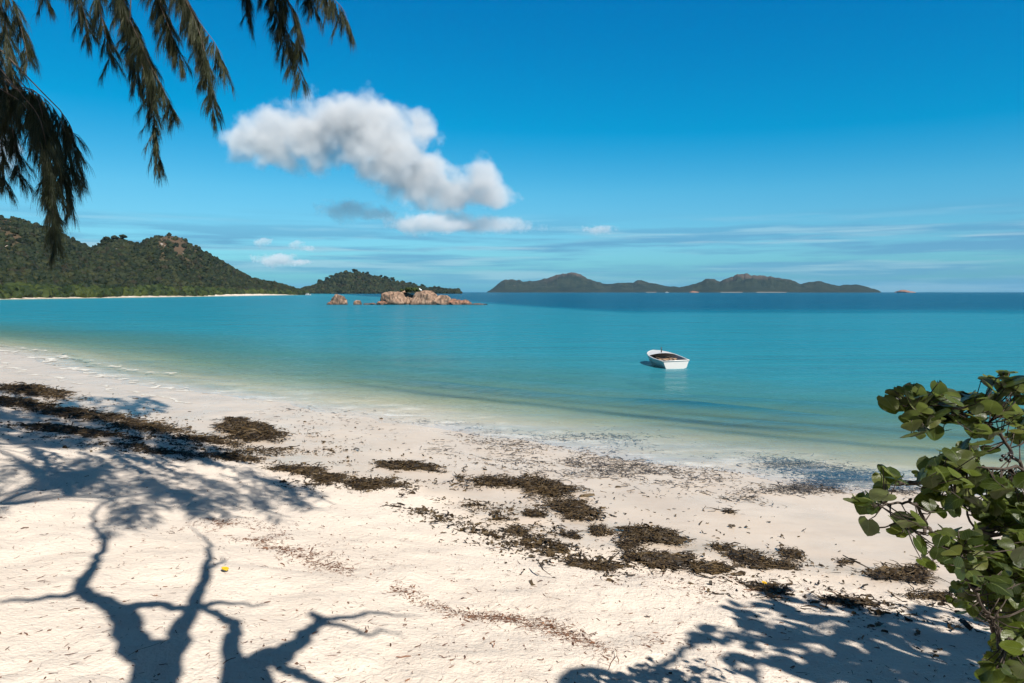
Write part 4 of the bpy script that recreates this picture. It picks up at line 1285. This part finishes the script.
# ------------------------------------------------------------------ clouds (real volumes, far outside the haze)
def cloud(ells, depth, label, density, nsc, thick=.9, edge=.55, seed=0.0, flat=None, grow=1.0):
    E = []
    for px, py, rx, ry in ells:
        rx, ry = rx * grow, ry * grow
        c = at(px, py, depth); k = depth / F
        E.append((c + np.array([0, rng.normal() * rx * k * .25, 0]), np.array([rx * k, max(rx * .75, ry) * k * thick, ry * k])))
    org = E[0][0]
    mb = MB(); V, Fc = ico(3)
    for c, r in E:
        mb.add(V * r * 1.5 + c - org, Fc)
    t = NT('cloud'); p = t.n('ShaderNodeTexCoord').outputs['Object']
    w = t.noise(t.vmath('ADD', p, (seed, seed * .7, 0)).outputs[0], 1.0 / nsc, 7, .58)
    field = None
    for c, r in E:
        v = t.vmath('SUBTRACT', p, tuple(c - org)); v = t.vmath('DIVIDE', v.outputs[0], tuple(r))
        e = t.math('SUBTRACT', 1.0, t.vmath('LENGTH', v.outputs[0]).outputs['Value'])
        if field is None: field = e
        else:
            o = t.n('ShaderNodeMath', operation='SMOOTH_MAX'); t.l(field, o.inputs[0]); t.l(e, o.inputs[1]); o.inputs[2].default_value = .25; field = o.outputs[0]
    f = t.math('ADD', field, t.math('MULTIPLY', t.math('SUBTRACT', w, .485), edge * 6.5))
    dn = t.math('MULTIPLY', t.ramp(f, [(.0, 0.), (.15, .28), (.45, 1.)]), density)
    pv = t.n('ShaderNodeVolumePrincipled'); pv.inputs['Color'].default_value = (.94, .948, .96, 1); pv.inputs['Anisotropy'].default_value = .1
    t.l(dn, pv.inputs['Density']); t.l(pv.outputs[0], t.out.inputs['Volume'])
    t.m.cycles.volume_step_rate = .5
    try: t.m.volume_intersection_method = 'FAST'
    except Exception: pass
    ob = mb.build('cloud', t.m, origin=(0, 0, 0)); ob.location = tuple(org)
    md = ob.modifiers.new('union', 'REMESH'); md.mode = 'VOXEL'; md.voxel_size = max(r[2] for c, r in E) / 6
    return tag(ob, label, 'cloud')


cloud([(333, 127, 33, 28), (240, 140, 22, 17), (273, 140, 32, 25), (306, 137, 34, 28), (366, 135, 36, 32), (392, 155, 36, 32), (424, 124, 13, 14), (418, 178, 38, 24), (452, 190, 34, 18), (482, 180, 17, 19), (493, 197, 24, 11)],
      3400, 'large white cumulus cloud trailing down to the right', .015, 120.0, edge=.36, grow=1.13)
cloud([(420, 224, 28, 9), (405, 226, 14, 6), (446, 227, 22, 6)], 3400, 'small bright flat-based cloud below the large cumulus', .012, 70.0, edge=.4, grow=1.1)
cloud([(482, 225, 42, 6), (455, 220, 24, 6)], 3600, 'thin grey cloud strip to the right of the small bright cloud', .006, 60.0, edge=.4, grow=1.25)
cloud([(346, 211, 22, 9), (372, 212, 20, 6)], 3600, 'faint grey cloud puff under the middle of the large cumulus', .007, 60.0, edge=.45, grow=1.15)
cloud([(276, 260, 20, 6), (295, 262, 14, 3)], 4500, 'low grey cloudlet above the left hills, biggest of the small three', .012, 60.0)
cloud([(263, 242, 9, 4)], 4500, 'left of the two tiny grey cloudlets over the hill slope', .012, 40.0)
cloud([(296, 244, 7, 4), (307, 248, 7, 3)], 4500, 'right of the two tiny grey cloudlets over the hill slope', .012, 40.0)
cloud([(0, 152, 16, 20), (-24, 156, 24, 24)], 3400, 'white cloud edge behind the needles at the far left', .010, 80.0)
cloud([(598, 230, 15, 4)], 4500, 'thin grey cloudlet high above the far islands', .008, 40.0)

# ------------------------------------------------------------------ haze
hz = NT('haze_air')
pv = hz.n('ShaderNodeVolumePrincipled'); pv.inputs['Color'].default_value = (.40, .70, 1.0, 1); pv.inputs['Density'].default_value = 2.2e-5; pv.inputs['Anisotropy'].default_value = 0.0
hz.l(pv.outputs[0], hz.out.inputs['Volume'])
zb = float(gz.min()) - 1.0; zt = 165.0
mb = MB(); bx(mb, (0, 0, (zb + zt) / 2), (29000, 29000, zt - zb)); h = mb.build('haze', hz.m, smooth=False)
tag(h, 'thin sea haze softening the far islands', kind='stuff')

# ------------------------------------------------------------------ sky and sun
w = bpy.data.worlds.new('World'); scene.world = w; w.use_nodes = True
nt = w.node_tree; nt.nodes.clear()
def wn(t, **k):
    o = nt.nodes.new(t)
    for a, b in k.items(): setattr(o, a, b)
    return o
out = wn('ShaderNodeOutputWorld'); bg = wn('ShaderNodeBackground'); sky = wn('ShaderNodeTexSky')
sky.sky_type = 'NISHITA'; sky.sun_disc = False; sky.sun_elevation = SUN_EL
sky.sun_rotation = math.atan2(S[0], S[1]); sky.air_density = 1.0; sky.dust_density = .1; sky.ozone_density = 3.0; sky.altitude = 0
hs = wn('ShaderNodeHueSaturation'); hs.inputs['Saturation'].default_value = 1.35; hs.inputs['Hue'].default_value = .487
nt.links.new(sky.outputs[0], hs.inputs['Color'])
# polarised blue: trim the red, lift the blue
sc_ = wn('ShaderNodeSeparateColor'); cc_ = wn('ShaderNodeCombineColor'); nt.links.new(hs.outputs[0], sc_.inputs[0])
for i, (k, b) in enumerate(((.9, -.87), (.97, 0.0), (.85, 1.57))):
    m_ = wn('ShaderNodeMath', operation='MULTIPLY_ADD', use_clamp=False); nt.links.new(sc_.outputs[i], m_.inputs[0]); m_.inputs[1].default_value = k; m_.inputs[2].default_value = b
    x_ = wn('ShaderNodeMath', operation='MAXIMUM'); nt.links.new(m_.outputs[0], x_.inputs[0]); x_.inputs[1].default_value = 0.0; nt.links.new(x_.outputs[0], cc_.inputs[i])
# thin stratus streaks low over the horizon
tc = wn('ShaderNodeTexCoord'); mp = wn('ShaderNodeMapping'); mp.inputs['Scale'].default_value = (2.2, 2.2, 38); nt.links.new(tc.outputs['Generated'], mp.inputs['Vector'])
ns = wn('ShaderNodeTexNoise'); ns.inputs['Scale'].default_value = 1.6; ns.inputs['Detail'].default_value = 7; ns.inputs['Roughness'].default_value = .55; nt.links.new(mp.outputs[0], ns.inputs['Vector'])
rp = wn('ShaderNodeValToRGB'); rp.color_ramp.elements[0].position = .42; rp.color_ramp.elements[1].position = .56; nt.links.new(ns.outputs['Fac'], rp.inputs[0])
sx = wn('ShaderNodeSeparateXYZ'); nt.links.new(tc.outputs['Generated'], sx.inputs[0])
zr = wn('ShaderNodeValToRGB'); e = zr.color_ramp.elements; e[0].position = .0; e[0].color = (.35, .35, .35, 1); e[1].position = .115; e[1].color = (0, 0, 0, 1); q = e.new(.066); q.color = (.78, .78, .78, 1); nt.links.new(sx.outputs[2], zr.inputs[0])
mm = wn('ShaderNodeMath', operation='MULTIPLY'); nt.links.new(rp.outputs[0], mm.inputs[0]); nt.links.new(zr.outputs[0], mm.inputs[1])
mx = wn('ShaderNodeMix', data_type='RGBA'); nt.links.new(mm.outputs[0], mx.inputs[0]); zf = wn('ShaderNodeValToRGB'); e = zf.color_ramp.elements; e[0].position = .44; e[0].color = (0, 0, 0, 1); e[1].position = .62; e[1].color = (1, 1, 1, 1); nt.links.new(sx.outputs[2], zf.inputs[0])
dim = wn('ShaderNodeMix', data_type='RGBA', blend_type='MULTIPLY'); dim.inputs[0].default_value = 1; nt.links.new(sky.outputs[0], dim.inputs[6]); dim.inputs[7].default_value = (.46, .40, .37, 1)
zen = wn('ShaderNodeMix', data_type='RGBA'); nt.links.new(zf.outputs[0], zen.inputs[0]); nt.links.new(cc_.outputs[0], zen.inputs[6]); nt.links.new(dim.outputs[2], zen.inputs[7])
hzr = wn('ShaderNodeValToRGB'); e = hzr.color_ramp.elements; e[0].position = 0; e[0].color = (.08, .43, .73, 1); e[1].position = .14; e[1].color = (1, 1, 1, 1); q = e.new(.05); q.color = (.46, .78, .93, 1); nt.links.new(sx.outputs[2], hzr.inputs[0])
hm = wn('ShaderNodeMix', data_type='RGBA', blend_type='MULTIPLY'); hm.inputs[0].default_value = 1; nt.links.new(zen.outputs[2], hm.inputs[6]); nt.links.new(hzr.outputs[0], hm.inputs[7])
nt.links.new(hm.outputs[2], mx.inputs[6]); n2_ = wn('ShaderNodeTexNoise'); n2_.inputs['Scale'].default_value = 2.3; n2_.inputs['Detail'].default_value = 5; m2_ = wn('ShaderNodeMapping'); m2_.inputs['Scale'].default_value = (1.6, 1.6, 30); m2_.inputs['Location'].default_value = (3, 5, 2); nt.links.new(tc.outputs['Generated'], m2_.inputs['Vector']); nt.links.new(m2_.outputs[0], n2_.inputs['Vector'])
r2_ = wn('ShaderNodeValToRGB'); e = r2_.color_ramp.elements; e[0].position = .50; e[0].color = (1.15, 3.3, 5.5, 1); e[1].position = .60; e[1].color = (3.6, 5.6, 6.9, 1); nt.links.new(n2_.outputs['Fac'], r2_.inputs[0]); nt.links.new(r2_.outputs[0], mx.inputs[7])
nt.links.new(mx.outputs[2], bg.inputs['Color']); bg.inputs['Strength'].default_value = .0645
nt.links.new(bg.outputs[0], out.inputs['Surface'])

sl = bpy.data.lights.new('sun', 'SUN'); sl.energy = 5.0; sl.angle = R(.53); sl.color = (1.0, .942, .855)
so_ = bpy.data.objects.new('sun', sl); COL.objects.link(so_)
from mathutils import Vector
so_.rotation_euler = Vector(tuple(S)).to_track_quat('Z', 'Y').to_euler()

# ------------------------------------------------------------------ camera, render settings
cam = bpy.data.cameras.new('camera'); cam.lens = 24; cam.sensor_width = 36; cam.clip_start = .05; cam.clip_end = 60000
cobj = bpy.data.objects.new('camera', cam); COL.objects.link(cobj); cobj.location = (0, 0, CAM_Z); cobj.rotation_euler = (math.pi / 2 - PITCH, 0, 0)
scene.camera = cobj
vs = scene.view_settings; vs.view_transform = 'Standard'; vs.look = 'None'; vs.gamma = 1; vs.use_curve_mapping = False; vs.exposure = 0.70
scene.render.engine = 'CYCLES'
cy = scene.cycles; cy.use_denoising = True; cy.max_bounces = 6; cy.transparent_max_bounces = 12; cy.volume_bounces = 2; cy.volume_max_steps = 256
cy.use_adaptive_sampling = True; cy.adaptive_threshold = .02; cy.caustics_reflective = False; cy.caustics_refractive = False
